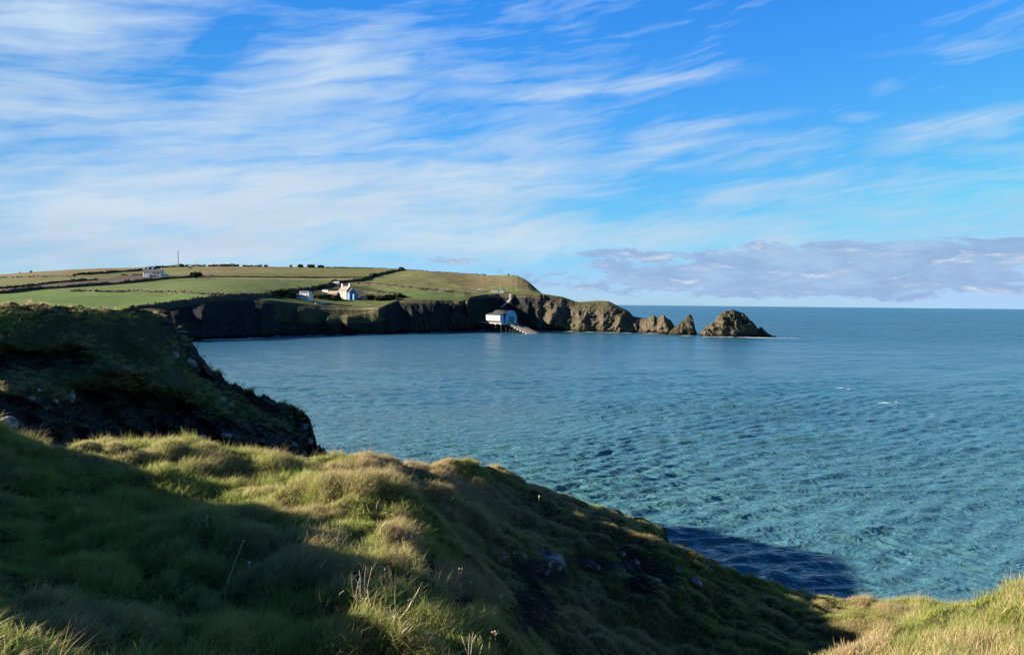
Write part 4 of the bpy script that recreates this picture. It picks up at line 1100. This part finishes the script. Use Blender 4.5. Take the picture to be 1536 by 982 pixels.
# radio mast
b = on_far(267.3, 400.2); k = face_px(b.y); h = 22.5 * k
root = empty('radio_mast', b); tag(root, 'tall thin radio mast on the skyline above the farmhouse', 'mast')
mb = MB()
for a in range(3):
    an = a * 2.094; mb.tube([(.55 * math.cos(an), .55 * math.sin(an), -1), (.4 * math.cos(an), .4 * math.sin(an), h)], .16, 5)
for q in range(24):
    z0, z1 = h * q / 24, h * (q + 1) / 24
    for a in range(3):
        a0, a1 = a * 2.094, (a + 1) * 2.094
        mb.tube([(.5 * math.cos(a0), .5 * math.sin(a0), z0), (.5 * math.cos(a1), .5 * math.sin(a1), z1)], .08, 4, False)
mb.build('lattice', M['metal_grey'], root)
MB().tube([(0, 0, h), (0, 0, h + 2.5)], .12, 5).build('aerial', M['metal_grey'], root)
mb = MB()
for a in range(3):
    an = a * 2.094 + .5; mb.tube([(.3 * math.cos(an), .3 * math.sin(an), h * .8), (9 * math.cos(an), 9 * math.sin(an), -1)], .03, 4, False)
mb.build('guy_wires', M['metal_grey'], root)
# utility poles by the long farmhouse
for i, (px, py, h) in enumerate(((223.5, 411.2, 11), (231, 410.8, 10))):
    b = on_far(px, py - 1.5); root = empty('utility_pole', b)
    tag(root, ['thin utility pole behind the left half of the farmhouse', 'thin utility pole behind the middle of the farmhouse'][i], 'pole', 'utility poles behind the farmhouse')
    MB().tube([(0, 0, -1), (0, 0, h)], [.18, .12], 6).build('shaft', M['concrete'], root)
    MB().box((0, 0, h - .6), (1.6, .12, .12)).build('crossarm', M['dark_timber'], root)

# ------------------------------------------------------------------ lifeboat house and slipway
BH_Y = 719.0
bp = Vector(at(767, 484.4, BH_Y)); k = face_px(BH_Y)
RZ = math.atan2(.62, .785)                       # front (local -y) looks out to sea, to the right and towards the viewer
root = empty('boathouse', bp, RZ); root.scale = (.93,) * 3; tag(root, 'pale blue barrel roofed lifeboat house on piles under the cliff', 'boathouse')
w2, spr, crown = 7.4, 5.2, 13.2
prof = [(-w2, 0), (w2, 0)]
arc = [(w2 * math.cos(a), spr + (crown - spr) * math.sin(a)) for a in np.linspace(0, math.pi, 25)]
outl = [(-w2, 0), (w2, 0)] + arc
MB().prism(outl, 0, .5).build('front_wall', M['blue_cladding'], root)
LN = 24.0
n = len(arc); vs_ = []; 
for y in (.25, LN):
    vs_ += [(x * 1.02, y, z + .12) for x, z in arc] 
for y in (.25, LN):
    vs_ += [(x * .985, y, z - .12) for x, z in arc]
fs = [(q, n + q, n + q + 1, q + 1) for q in range(n - 1)] + [(2 * n + q + 1, 3 * n + q + 1, 3 * n + q, 2 * n + q) for q in range(n - 1)] + [(q + 1, 2 * n + q + 1, 2 * n + q, q) for q in range(n - 1)]
MB().add(vs_, fs).build('barrel_roof', M['copper_roof'], root, True)
MB().box((-w2 + .15, LN / 2, spr / 2), (.3, LN - .8, spr)).box((w2 - .15, LN / 2, spr / 2), (.3, LN - .8, spr)).build('side_wall', M['boathouse_white'], root)
MB().prism(outl, LN - .4, LN).build('rear_wall', M['boathouse_white'], root)
dw = MB().box((0, -.04, 3.3), (6.4, .14, 6.6)).build('boat_door', M['teal_door'], root)
mb = MB()
for x in (-2.1, -.7, .7, 2.1): mb.box((x, -.13, 3.3), (.10, .06, 6.5))
mb.box((0, -.13, 6.66), (6.9, .08, .22)).box((-3.3, -.13, 3.3), (.22, .08, 6.6)).box((3.3, -.13, 3.3), (.22, .08, 6.6))
mb.build('door_frame', M['dark_timber'], dw)
m_ = MB().box((0, -.03, 9.9), (1.5, .12, 2.0)).build('window', M['white_paint'], root); MB().box((0, -.07, 9.9), (1.1, .12, 1.6)).build('pane', M['dark_glass'], m_)
MB().box((4.7, -.02, 1.5), (1.3, .1, 2.6)).build('side_door', M['white_paint'], root)
# crew wing along the left side
WX0, WX1 = -w2 - 6.2, -w2 - 1.2
MB().box(((WX0 + WX1) / 2, 13.8, 1.2), (WX1 - WX0 - .3, 23.6, 2.4)).build('plinth', M['pile_concrete'], root)
MB().box(((WX0 + WX1) / 2, 13.8, 5.3), (WX1 - WX0, 24.0, 5.8)).build('crew_wing', M['boathouse_white'], root)
MB().box(((WX0 + WX1) / 2, 1.70, 4.2), (WX1 - WX0 + .02, .16, 8.4)).build('wing_front', M['blue_cladding'], root)
o_ = [(WX0 - .8, 8.05), (WX1 + 1.2, 10.0), (WX1 + 1.2, 10.35), (WX0 - .8, 8.4)]
MB().prism(o_, 1.5, 26.2).build('wing_roof', M['copper_roof'], root)
MB().box((-w2 - .62, 1.9, 4.2), (1.1, .3, 8.4)).build('dark_gap_sheet', M['slate_roof'], root)  # dark sheet standing in for the shaded gap between wing and hall
for y in (6.5, 12.5, 18.5): wall_window(root, y, 5.2, 1.3, 1.6, WX0, -1, frame='metal_grey')
# deck on piles
MB().box((-3.4, 12.6, -.35), (22.4, 28.4, .66)).box((0, 40, -.35), (9, 26.4, .6)).build('deck', M['concrete'], root)
MB().box((-14.2, 12.6, .75), (.1, 28, .12)).box((-14.2, 12.6, .4), (.1, 28, .08)).build('deck_rail', M['metal_grey'], root)
zb = bp.z
for x in (-13.2, -6.5, 0, 6.5):
    for y in (0, 9, 18):
        MB().tube([(x, y, -.7), (x, y, -zb - 2)], .45, 8).build('pile', M['pile_concrete'], root)
for y in (0.0, 9.0):
    MB().box((-3.4, y, -1.05), (22.0, 1.1, .72)).build('pile_cap', M['white_paint'], root)
# slipway
sl = empty('slipway', bp, RZ); tag(sl, 'long sloping concrete slipway on trestles running from the boathouse into the sea', 'slipway')
SL = 36.0; drop = zb + .6
def sz(d): return -.1 - drop * d / SL
def plank(x0, x1, th, up=0.0, d0=1.25, d1=SL):
    return [(x0, -d0, sz(d0) + up), (x1, -d0, sz(d0) + up), (x1, -d1, sz(d1) + up), (x0, -d1, sz(d1) + up), (x0, -d0, sz(d0) + up - th), (x1, -d0, sz(d0) + up - th), (x1, -d1, sz(d1) + up - th), (x0, -d1, sz(d1) + up - th)]
BF = [(0, 3, 2, 1), (4, 5, 6, 7), (0, 1, 5, 4), (1, 2, 6, 5), (2, 3, 7, 6), (3, 0, 4, 7)]
MB().add(plank(-3.6, 3.6, .5), BF).build('ramp', M['ramp_concrete'], sl)
MB().add(plank(-.35, .35, .25, .28), BF).build('keelway', M['metal_grey'], sl)
for x in (-4.6, 4.6): MB().add(plank(x - .55, x + .55, .25, .15), BF).build('walkway', M['ramp_concrete'], sl)
for x in (-5.1, 5.1):
    mb = MB().add(plank(x - .05, x + .05, .1, 1.2), BF)
    for d in np.arange(2, SL - 4, 3.0): mb.box((x, -d, sz(d) + .6), (.08, .08, 1.2))
    mb.build('handrail', M['metal_grey'], sl)
for i, d in enumerate(np.arange(3.5, SL - 4, 4.2)):
    tr = MB().box((0, -d, sz(d) - .95), (11.2, 1.0, .85)).build('trestle', M['white_paint'], sl)
    for x in (-4.4, 0, 4.4):
        MB().tube([(x, -d, sz(d) - 1.2), (x * 1.06, -d, -zb - 2)], .38, 8).build('pile', M['pile_concrete'], tr)

# ------------------------------------------------------------------ grass
protos = bpy.data.collections.new('grass_tufts')
def make_tuft(name, n, length, spread, lean, width, seed, stiff=0.0):
    R = np.random.default_rng(seed); V, F, tip, rnd = [], [], [], []
    for i in range(n):
        bx, by = R.normal(0, spread, 2)
        L = length * R.uniform(.55, 1.25); an = R.normal(0, .85); le = lean * R.uniform(.55, 1.35)
        dx, dy = math.cos(an), math.sin(an)
        if R.random() < .18: dx, dy = math.cos(R.uniform(0, 6.28)), math.sin(R.uniform(0, 6.28)); le *= .6
        w = width * R.uniform(.6, 1.2); wa = R.uniform(0, 3.14); wx, wy = math.cos(wa) * w / 2, math.sin(wa) * w / 2
        k0 = len(V); q = R.random()
        segs = ((0, 1.0), (.35, .95), (.7, .7), (1.0, 0))
        for t, ww in segs:
            h = L * (t - .42 * le * t * t - (.25 * le * le) * t ** 3 * .6); o = L * le * (t ** 1.6) * .85
            px_, py_, pz = bx + dx * o, by + dy * o, h - .03
            if ww > 0:
                V += [(px_ - wx * ww, py_ - wy * ww, pz), (px_ + wx * ww, py_ + wy * ww, pz)]; tip += [t, t]; rnd += [q, q]
            else:
                V.append((px_, py_, pz)); tip.append(t); rnd.append(q)
        F += [(k0, k0 + 1, k0 + 3, k0 + 2), (k0 + 2, k0 + 3, k0 + 5, k0 + 4), (k0 + 4, k0 + 5, k0 + 6)]
    me = bpy.data.meshes.new(name); me.from_pydata(V, [], F); me.update(); me.materials.append(M['grass_blade'])
    for nm, a in (('tip', tip), ('rnd', rnd)):
        at_ = me.attributes.new(nm, 'FLOAT', 'POINT'); at_.data.foreach_set('value', np.array(a, np.float32))
    o = bpy.data.objects.new(name, me); protos.objects.link(o); return o
make_tuft('tuft_a', 38, .34, .11, .80, .0135, 1)
make_tuft('tuft_b', 40, .25, .13, .60, .0135, 2)
make_tuft('tuft_c', 40, .42, .09, 1.05, .0095, 3)
make_tuft('tuft_d', 42, .17, .14, .45, .0140, 4)
make_tuft('tuft_e', 26, .48, .07, .60, .0080, 5)
make_tuft('tuft_f', 7, .62, .10, .35, .0065, 6)

def scatter(name, P, rot, scl, idx, dry, label):
    me = bpy.data.meshes.new(name); me.vertices.add(len(P)); me.vertices.foreach_set('co', np.asarray(P, np.float32).ravel())
    for nm, ty_, arr in (('rot', 'FLOAT_VECTOR', rot), ('scl', 'FLOAT_VECTOR', scl), ('idx', 'INT', idx), ('dry', 'FLOAT', dry)):
        a = me.attributes.new(nm, ty_, 'POINT')
        a.data.foreach_set('vector' if ty_ == 'FLOAT_VECTOR' else 'value', np.asarray(arr, np.int32 if ty_ == 'INT' else np.float32).ravel())
    me.update()
    o = bpy.data.objects.new(name, me); C.objects.link(o)
    ng = bpy.data.node_groups.new(name, 'GeometryNodeTree')
    ng.interface.new_socket('Geometry', in_out='INPUT', socket_type='NodeSocketGeometry'); ng.interface.new_socket('Geometry', in_out='OUTPUT', socket_type='NodeSocketGeometry')
    N = ng.nodes; Lk = ng.links
    gi = N.new('NodeGroupInput'); go = N.new('NodeGroupOutput'); ip = N.new('GeometryNodeInstanceOnPoints'); ci = N.new('GeometryNodeCollectionInfo')
    ci.inputs['Collection'].default_value = protos; ci.inputs['Separate Children'].default_value = True; ci.inputs['Reset Children'].default_value = True
    def na(nm, dt):
        n = N.new('GeometryNodeInputNamedAttribute'); n.data_type = dt; n.inputs['Name'].default_value = nm; return n.outputs['Attribute']
    er = N.new('FunctionNodeEulerToRotation'); Lk.new(na('rot', 'FLOAT_VECTOR'), er.inputs[0])
    Lk.new(gi.outputs[0], ip.inputs['Points']); Lk.new(ci.outputs[0], ip.inputs['Instance']); ip.inputs['Pick Instance'].default_value = True
    Lk.new(na('idx', 'INT'), ip.inputs['Instance Index']); Lk.new(er.outputs[0], ip.inputs['Rotation']); Lk.new(na('scl', 'FLOAT_VECTOR'), ip.inputs['Scale'])
    Lk.new(ip.outputs[0], go.inputs[0])
    md = o.modifiers.new('grass', 'NODES'); md.node_group = ng
    tag(o, label, 'grass', kind='stuff'); return o

def grass_near():
    R = np.random.default_rng(21)
    Y = np.sqrt(R.uniform(0, 1, 190000)) * 0; 
    n = 300000
    Y = R.uniform(2.6, 38, n); X = R.uniform(-1, 1, n) * (38 * .72 + 4)
    ok = np.abs(X) < Y * .74 + 4.0
    X, Y = X[ok], Y[ok]
    s, _, _ = crest_sd(X, Y)
    ok = s < 6; X, Y, s = X[ok], Y[ok], s[ok]
    Z = near_z(X, Y); P = np.stack([X, Y, Z], 1)
    px, py = project(P)
    sl = np.stack([(near_z(X + .25, Y) - Z) / .25, (near_z(X, Y + .25) - Z) / .25], 1)
    soil = soil_mask(px, py)
    patch = fbm(X / 1.1, Y / 1.1, 3, 3)
    keep = (R.uniform(0, 1, len(X)) > np.clip((soil - .30) * 2.6, 0, .93)) & (R.uniform(0, 1, len(X)) < np.clip(1.15 + patch * 1.2, .55, 1) * np.where(tussock(X, Y)[0] < .12, .5, 1))
    X, Y, Z, px, py, s, sl, soil, patch = [a[keep] for a in (X, Y, Z, px, py, s, sl, soil, patch)]
    n = len(X); tk, rid = tussock(X, Y)
    swirl = fbm(X / 4.5, Y / 4.5, 6, 3) + (rid - .5) * .7
    rz = -.45 + swirl * 1.5 + R.normal(0, .35, n)
    spur = np.clip((px - 700) / 80, 0, 1) * np.clip((1330 - px) / 60, 0, 1)
    big = fbm(X / 1.6, Y / 1.6, 9, 3) + (tk - .45) * .9
    sc = (.55 + .62 * np.clip(big + .30, 0, 1) + R.uniform(-.12, .2, n)) * (1 - .38 * spur) * np.clip(1 - .5 * soil, .5, 1)
    sc = sc * np.interp(Y, [3, 6, 30], [.55, .66, .9]) * (1 - .18 * np.clip((px - 1150) / 150, 0, 1) * (Y < 16))
    rot = np.stack([np.clip(np.arctan(sl[:, 1]), -.6, .6) * .7 + R.normal(0, .12, n), -np.clip(np.arctan(sl[:, 0]), -.6, .6) * .7 + R.normal(0, .12, n), rz], 1)
    scl = np.stack([sc, sc, sc * R.uniform(.75, 1.15, n)], 1)
    dry = .22 + fbm(X / 3.2, Y / 3.2, 1, 4) * .42 + (rid - .5) * .50 + (tk - .5) * .25
    def add(cx, cy, rx, ry, k, rot_=0): 
        nonlocal dry
        dry = dry + k * blob(px, py, cx, cy, rx, ry, rot_)
    add(480, 780, 70, 50, .26, -.5); add(600, 700, 70, 14, .20); add(780, 752, 120, 16, .34, .33); add(345, 716, 30, 8, .5, -.2); add(690, 880, 45, 40, .42); add(600, 800, 20, 40, .35)
    add(1420, 935, 60, 16, .20, -.25); add(1400, 950, 260, 50, -.14, -.2); add(1500, 960, 60, 30, -.05); add(300, 695, 260, 40, .13); add(60, 955, 60, 20, .02); add(120, 955, 25, 25, .3); add(200, 850, 300, 90, -.22); add(560, 950, 150, 50, -.16); add(540, 860, 60, 40, .12); add(250, 720, 120, 20, -.10)
    add(1050, 900, 260, 60, -.06); add(470, 680, 80, 8, .22); add(1290, 960, 60, 20, .25, -.3)
    idx = np.where(big > .2, R.choice([0, 2, 4, 0], n), R.choice([1, 3, 0, 1], n))
    idx = np.where(spur > .5, R.choice([1, 3, 3], n), idx)
    st = (R.random(n) < .035) & (fbm(X / 2.5, Y / 2.5, 15, 2) > -.1); idx = np.where(st, 5, idx); dry = np.where(st, 1.1, dry)   # dead seed stems
    scatter('grass', np.stack([X, Y, Z - .02], 1), rot, scl, idx, dry, 'windswept green and straw coloured grass covering the near hillside')
    print('grass', n)
grass_near()

def grass_mid():
    R = np.random.default_rng(5)
    nr_, nc_ = len(mrows), NMC
    rk = np.concatenate(mk)
    idxv = R.choice(len(MV), 15000)
    row = idxv // nc_
    P = MV[idxv]
    px, py = project(P)
    ok = (row > 3) & (row < nr_ - 2) & (px > -160) & (px < 500)
    w = 1 - np.clip(rk[idxv] * 1.5, 0, .98)
    w = np.maximum(w, 1.0 * (row < 12))
    ok &= R.uniform(0, 1, len(w)) < w * np.clip(.55 + 1.6 * fbm(P[:, 0] / 5, P[:, 1] / 5, P[:, 2] / 3, 3), 0, 1)
    P = P[ok] + R.normal(0, .25, (ok.sum(), 3)) * np.array([1, 1, .1]); px, py = px[ok], py[ok]
    n = len(P)
    dry = .42 + fbm(P[:, 0] / 6, P[:, 1] / 6, 1, 3) * .45 + .35 * np.exp(-((py - np.interp(px, [0, 130, 240], [459, 462, 471])) / 5) ** 2) + .35 * blob(px, py, 100, 518, 120, 10)
    sc = R.uniform(.9, 2.0, n)
    rot = np.stack([R.normal(.15, .2, n), R.normal(0, .2, n), R.normal(-.3, .7, n)], 1)
    scatter('headland_grass', P, rot, np.stack([sc * 1.25, sc * 1.25, sc * .85], 1), R.choice([0, 1, 3, 2], n), dry, 'tussocks of dry grass over the middle headland')
grass_mid()

# ------------------------------------------------------------------ dead stems, twigs and flowers in the grass
def stems(name, base, lines, label, m='dead_stem', rad=.006, heads=(), cat='dead plant', group=None, head_m='seed_head', hr=.02, seed=0):
    """Dry plant: each line is a list of photograph points traced from its root up, set at the depth of the base."""
    R = random.Random(seed + len(lines)); b = on_near(*base)
    if b is None: return None
    Yd = b.y - .42; b = Vector(at(base[0], base[1], Yd)); root = empty(name, b); tag(root, label, cat, group)
    for ln in lines:
        p = []; dy = R.uniform(-.05, .05)
        for i, (x, y) in enumerate(ln):
            q = Vector(at(x, y, Yd + dy + R.uniform(-.03, .03) * i)) - b
            p.append(q)
        if len(p) > 2:  # ease the bends
            e = [p[0]]
            for i in range(1, len(p) - 1): e += [p[i] * .7 + p[i - 1] * .3, p[i] * .7 + p[i + 1] * .3]
            p = e + [p[-1]]
        n = len(p); k = Yd / 11.0
        if ln[0] == lines[0][0] or ln is lines[0]: p[0] = p[0] + Vector((0, .2, -.12))
        MB().tube(p, [rad * k * (1 - .55 * i / (n - 1)) for i in range(n)], 5).build('stem', M[m], root)
    for (x, y) in heads:
        c = Vector(at(x, y, Yd)) - b; bm = bmesh.new(); bmesh.ops.create_icosphere(bm, subdivisions=2, radius=hr * Yd / 11)
        for v in bm.verts:
            v.co *= 1 + .35 * float(fbm(v.co.x * 60, v.co.y * 60, v.co.z * 60 + x, 2)); v.co.z *= .8
            v.co += c
        me = bpy.data.meshes.new('seed_head'); bm.to_mesh(me); bm.free(); me.materials.append(M[head_m]); o = bpy.data.objects.new('seed_head', me); C.objects.link(o); o.parent = root
    return root
stems('dead_twig', (542, 903), [[(542, 903), (541, 890), (537, 874), (529, 862)], [(542, 903), (533, 898), (529, 888), (527, 861)], [(542, 901), (540, 884), (541, 868), (539, 855)], [(541, 901), (548, 894), (546, 876), (549, 848)], [(548, 893), (551, 880), (554, 868), (558, 850)],
      [(533, 898), (536, 880), (540, 866)], [(551, 884), (552, 890), (553, 900)]], 'bare forked twig curling up out of the grass, left of the other large one', rad=.0085, seed=1)
stems('dead_twig', (583, 937), [[(583, 937), (597, 929), (608, 918), (616, 905), (623, 897)], [(583, 936), (578, 922), (576, 908)], [(585, 935), (586, 920), (585, 906)], [(590, 933), (594, 918), (592, 898), (593, 878)], [(594, 929), (597, 917), (611, 914)], [(597, 918), (592, 914)],
      [(577, 924), (568, 930), (556, 933)], [(611, 914), (618, 900), (626, 888), (633, 873)], [(612, 900), (619, 896), (624, 897)]], 'broad bare twig with upright prongs, lowest of the large twigs', rad=.009, seed=2)
stems('dry_stalk', (331, 899), [[(331, 899), (338, 879), (348, 855), (357, 830), (365, 811)]], 'single tall pale dry stalk leaning right in the shaded hollow', rad=.008, heads=[(365.5, 811)], hr=.018, seed=3)
stems('dry_stalk', (308, 790), [[(308, 790), (309, 783), (311, 775)]], 'short pale stalk above the tall one in the shaded hollow', rad=.006, heads=[(311, 775)], hr=.02, seed=4)
stems('dry_stalk', (62, 893), [[(62, 893), (63, 885), (65, 876)]], 'short pale stalk alone at the far left of the shaded hollow', rad=.006, heads=[(65, 877)], seed=5)
stems('dry_stalk', (61, 957), [[(61, 957), (61, 948), (58, 941)], [(61, 951), (56, 942)]], 'small dry umbel stalk left of the lit tussock in the bottom corner', rad=.006, heads=[(58, 941), (55, 942)], hr=.016, seed=6)
stems('dry_stalk', (113, 948), [[(113, 948), (113, 940), (114, 927)]], 'thin seed stalk rising from the lit tussock in the bottom corner', rad=.005, heads=[(113.5, 931), (114, 926)], hr=.016, seed=7)
stems('dry_stalk', (448, 810), [[(448, 810), (456, 795), (464, 776)]], 'dry stalk leaning right at the left of the straw coloured bank', rad=.006, seed=8)
stems('dry_stalk', (503, 825), [[(503, 825), (507, 805), (511, 782)], [(507, 806), (504, 800)]], 'dry stalk with a side shoot in the middle of the straw coloured bank', rad=.006, heads=[(511, 782)], hr=.016, seed=9)
stems('dry_stalk', (568, 800), [[(568, 800), (572, 790), (576, 785), (582, 781)]], 'curved dry stalk beside the dark side of the hummock', rad=.007, seed=10)
stems('dry_stalk', (562, 762), [[(562, 762), (566, 755), (570, 748)]], 'slender dry stalk above the curved one on the hummock', rad=.005, seed=11)
stems('dry_stalk', (535, 754), [[(535, 754), (537, 746), (539, 738)]], 'slender dry stalk near the top of the straw coloured bank', rad=.005, seed=12)
stems('dry_stalk', (479, 854), [[(479, 854), (483, 848), (489, 838)]], 'short dry stalk leaning right, left of the forked twig', rad=.007, seed=13)
stems('dry_stalk', (452, 840), [[(452, 840), (453, 830), (454, 819)]], 'upright dry stalk at the shadow edge below the straw coloured bank', rad=.005, seed=14)
stems('dry_stalk', (504, 893), [[(504, 893), (511, 889), (516, 885)]], 'short pale broken stalk lying just left of the forked twig', rad=.008, seed=15)
stems('dry_stalk', (600, 949), [[(600, 949), (605, 946), (611, 941)]], 'short pale broken stalk below the broad bare twig', rad=.008, seed=16)
stems('dry_stalk', (577, 880), [[(577, 880), (578, 868), (577, 853)]], 'upright dry stalk between the forked twig and the seed head clump', rad=.005, heads=[(577.5, 853)], hr=.014, seed=17)
stems('dry_stalk', (806, 767), [[(806, 767), (807, 757), (809, 744)]], 'thin stalk standing against the lit strip below the crest', rad=.005, heads=[(809, 744)], hr=.016, seed=18)
lines, heads = [], []
_r = random.Random(3)
for i in range(16):
    x = 655 + i * 2.3 + _r.uniform(-1, 1); h = _r.uniform(10, 32) * (1 if i in (1, 2, 6, 9, 13, 14) else .6)
    tx_ = x + _r.uniform(-2, 6); lines.append([(x, 886 + _r.uniform(-3, 3)), (x + (tx_ - x) * .3, 886 - h * .5), (tx_, 884 - h)]); heads.append((tx_, 884 - h))
stems('seed_head_clump', (672, 886), lines, 'clump of upright reddish brown dead seed heads on the lip of the gully', 'dead_stem_brown', .006, heads, hr=.013, seed=19)
stems('dead_twig', (703, 985), [[(703, 985), (698, 970), (692, 953)], [(703, 984), (703, 968), (705, 949)], [(706, 984), (708, 966), (710, 947)], [(709, 962), (712, 955), (714, 951)]], 'small bare twig at the bottom edge beside the dark gully', rad=.007, seed=20)
stems('dry_umbel', (744, 985), [[(744, 985), (744, 968), (743, 950)], [(743, 952), (739, 948)], [(743, 952), (747, 948)], [(743, 952), (743, 947)]], 'pale dry flower umbel at the bottom edge right of the small twig', rad=.006, heads=[(739, 947.5), (743, 946.5), (747, 947.5)], hr=.02, seed=21)
stems('dry_stalk', (753, 980), [[(753, 980), (760, 972), (765, 966), (766, 958)]], 'bent pale stalk rightmost beside the dry flower umbel', rad=.008, seed=22)
stems('dry_stalk', (719, 985), [[(719, 985), (721, 975), (724, 965)]], 'short pale stalk between the small twig and the dry flower umbel', rad=.006, seed=23)
stems('dry_stalk', (906, 988), [[(906, 988), (907, 981), (906, 974)]], 'short pale stalk at the bottom edge below the shaded slope', rad=.007, heads=[(906, 974)], hr=.02, seed=24)

def flower(px, py, label, seed):
    b = on_near(px, py + 3)
    if b is None: return
    root = empty('flower', b); tag(root, label, 'flower', 'tiny white flowers in the grass')
    k = b.y / 11
    c = Vector((0, -.05, .10 * k + .14)); MB().tube([(0, 0, -.05), c * .6, c], .004, 5).build('stem', M['dead_stem'], root)
    mb = MB()
    for q in range(7):
        a = 2 * math.pi * q / 7; r_ = .026 * k
        d1 = Vector((math.cos(a), -.3, math.sin(a) * .9)) * r_; d2 = Vector((math.cos(a + .75), -.3, math.sin(a + .75) * .9)) * r_ * .85
        mb.add([c, c + d1 * 1.1 + Vector((0, -.01, 0)), c + d2 + Vector((0, -.012, .004)), c + (d1 + d2) * .35 + Vector((0, .008, 0))], [(0, 1, 2), (0, 3, 1), (0, 2, 3), (1, 3, 2)])
    mb.build('petals', M['petal_white'], root)
for i, (x, y, lab) in enumerate(((706, 888, 'tiny white flower nearest the seed head clump'), (752, 908, 'tiny white flower highest and furthest into the gully'), (743, 925, 'tiny white flower lower down the gully side'), (550, 916, 'tiny white flower between the two large twigs'), (592, 944, 'tiny white flower just under the broad bare twig'), (376, 861, 'tiny white flower right of the tall dry stalk'))):
    flower(x, y, lab, i)

# ------------------------------------------------------------------ rocks on the near slope
def slope_rock(px, py, w, h, tilt, label, seed, finder=on_near, m='lichen_rock', group='lichen covered rocks on the shaded slope', sink=.25):
    b = finder(px, py)
    if b is None: return
    k = b.y / FPX
    bm = bmesh.new(); bmesh.ops.create_icosphere(bm, subdivisions=4, radius=1.0)
    co = np.array([v.co[:] for v in bm.verts])
    f = 1 + .30 * fbm(co[:, 0] * 1.3 + seed, co[:, 1] * 1.3, co[:, 2] * 1.3, 3) + .10 * ridged(co[:, 0] * 3 + seed, co[:, 1] * 3, co[:, 2] * 3, 2)
    q = np.round(co * 2.6 + seed) / 2.6 - seed / 2.6
    co = (co * .72 + (q) * .28) * f[:, None]
    w, h = (w, h) if w > 40 else (w * .72, h * .72)
    co *= np.array([w * k * .5, max(w, h) * k * .45, h * k * .62])
    c, s_ = math.cos(tilt), math.sin(tilt)
    x, z = co[:, 0] * c + co[:, 2] * s_, -co[:, 0] * s_ + co[:, 2] * c
    for v, a, d, e in zip(bm.verts, x, co[:, 1], z): v.co = (a, d, e)
    me = bpy.data.meshes.new('rock'); bm.to_mesh(me); bm.free(); me.materials.append(M[m])
    o = bpy.data.objects.new('rock', me); C.objects.link(o); o.location = b - Vector((0, 0, h * k * sink)); return tag(o, label, 'rock', group)
for i, (x, y, w, h, t, lab) in enumerate((
    (822, 836, 44, 22, .25, 'largest white lichen covered rock high on the shaded slope'), (786, 831, 15, 9, .1, 'small pale rock just left of the largest white rock'), (755, 834, 13, 7, .0, 'flat pale rock two along left of the largest white rock'), (770, 828, 8, 6, .0, 'tiny grey rock between two pale rocks left of the largest'),
    (934, 829, 15, 9, .1, 'pale rock at the top of the dark broken outcrop'), (928, 862, 12, 7, .0, 'small pale rock low on the left of the dark outcrop'), (984, 868, 20, 8, .2, 'flat pale slab at the foot of the dark outcrop'), (977, 878, 12, 8, .1, 'small rock under the flat pale slab'),
    (1020, 856, 34, 11, .5, 'upper part of the long sloping pale rock streak'), (1046, 871, 34, 12, .55, 'lower part of the long sloping pale rock streak'), (1033, 839, 12, 5, .1, 'thin pale rock just above the long rock streak'), (1066, 853, 12, 5, .2, 'thin pale rock near the crest right of the long streak'), (1129, 877, 12, 6, .1, 'pale rock farthest right along the crest'),
    (955, 842, 16, 8, .4, 'grey rock in the middle of the dark outcrop'))):
    slope_rock(x, y, w, h, t, lab, i * 1.7)
rock_mat('outcrop_rock', [(.35, (.018, .016, .015)), (.55, (.055, .047, .04)), (.75, (.12, .105, .09))], (.30, .30, .28), .60, .68, 2.0)
for i, (x, y, w, h, t, lab) in enumerate(((950, 856, 62, 34, .5, 'big dark broken rock in the middle of the outcrop on the shaded slope'), (972, 872, 50, 30, .6, 'dark rock at the lower end of the outcrop on the shaded slope'), (918, 846, 46, 22, .3, 'dark rock at the left end of the outcrop on the shaded slope'),
    (800, 848, 60, 24, .2, 'dark rock bedded below the largest white rock'), (880, 843, 50, 18, .4, 'low dark rock between the white rock and the outcrop'), (640, 842, 30, 34, .3, 'dark earthy rock in the notch behind the lit hummock'))):
    slope_rock(x, y, w, h, t, lab, 90 + i * 2.1, m='outcrop_rock', group=None, sink=.42)
def on_mid(px, py):
    return mid_bvh.ray_cast(Vector(CAM), Vector(ray(px, py)).normalized())[0]
for i, (x, y, w, h, t, lab) in enumerate((
    (12, 632, 34, 26, .2, 'large pale boulder at the left edge under the middle headland'), (106, 592, 14, 18, .1, 'tall pale boulder beside the dark cave mouth'), (82, 600, 12, 9, .1, 'small pale boulder left of the tall one by the cave'), (46, 596, 16, 10, .0, 'wide grey boulder on the bank left of the cave'), (58, 584, 10, 7, .0, 'small grey boulder above the wide one left of the cave'),
    (262, 530, 20, 10, .5, 'grey slab on the seaward edge of the middle headland'), (285, 541, 24, 12, .5, 'broad grey slab lower on the seaward edge'), (332, 598, 18, 9, .2, 'pale slab in the middle of the dark cliff'), (345, 606, 14, 8, .2, 'pale slab just under another in the middle of the dark cliff'), (340, 652, 22, 9, .1, 'pale slab near the foot of the dark cliff'), (306, 654, 14, 8, .0, 'grey boulder at the foot of the dark cliff'),
    (458, 640, 18, 16, .2, 'jutting block at the tip of the middle headland'), (464, 660, 14, 14, .0, 'lower block at the tip of the middle headland'), (440, 664, 16, 8, .1, 'flat slab under the tip of the middle headland'))):
    slope_rock(x, y, w, h, t, lab, 40 + i * 1.3, on_mid, group='pale rocks on the middle headland')
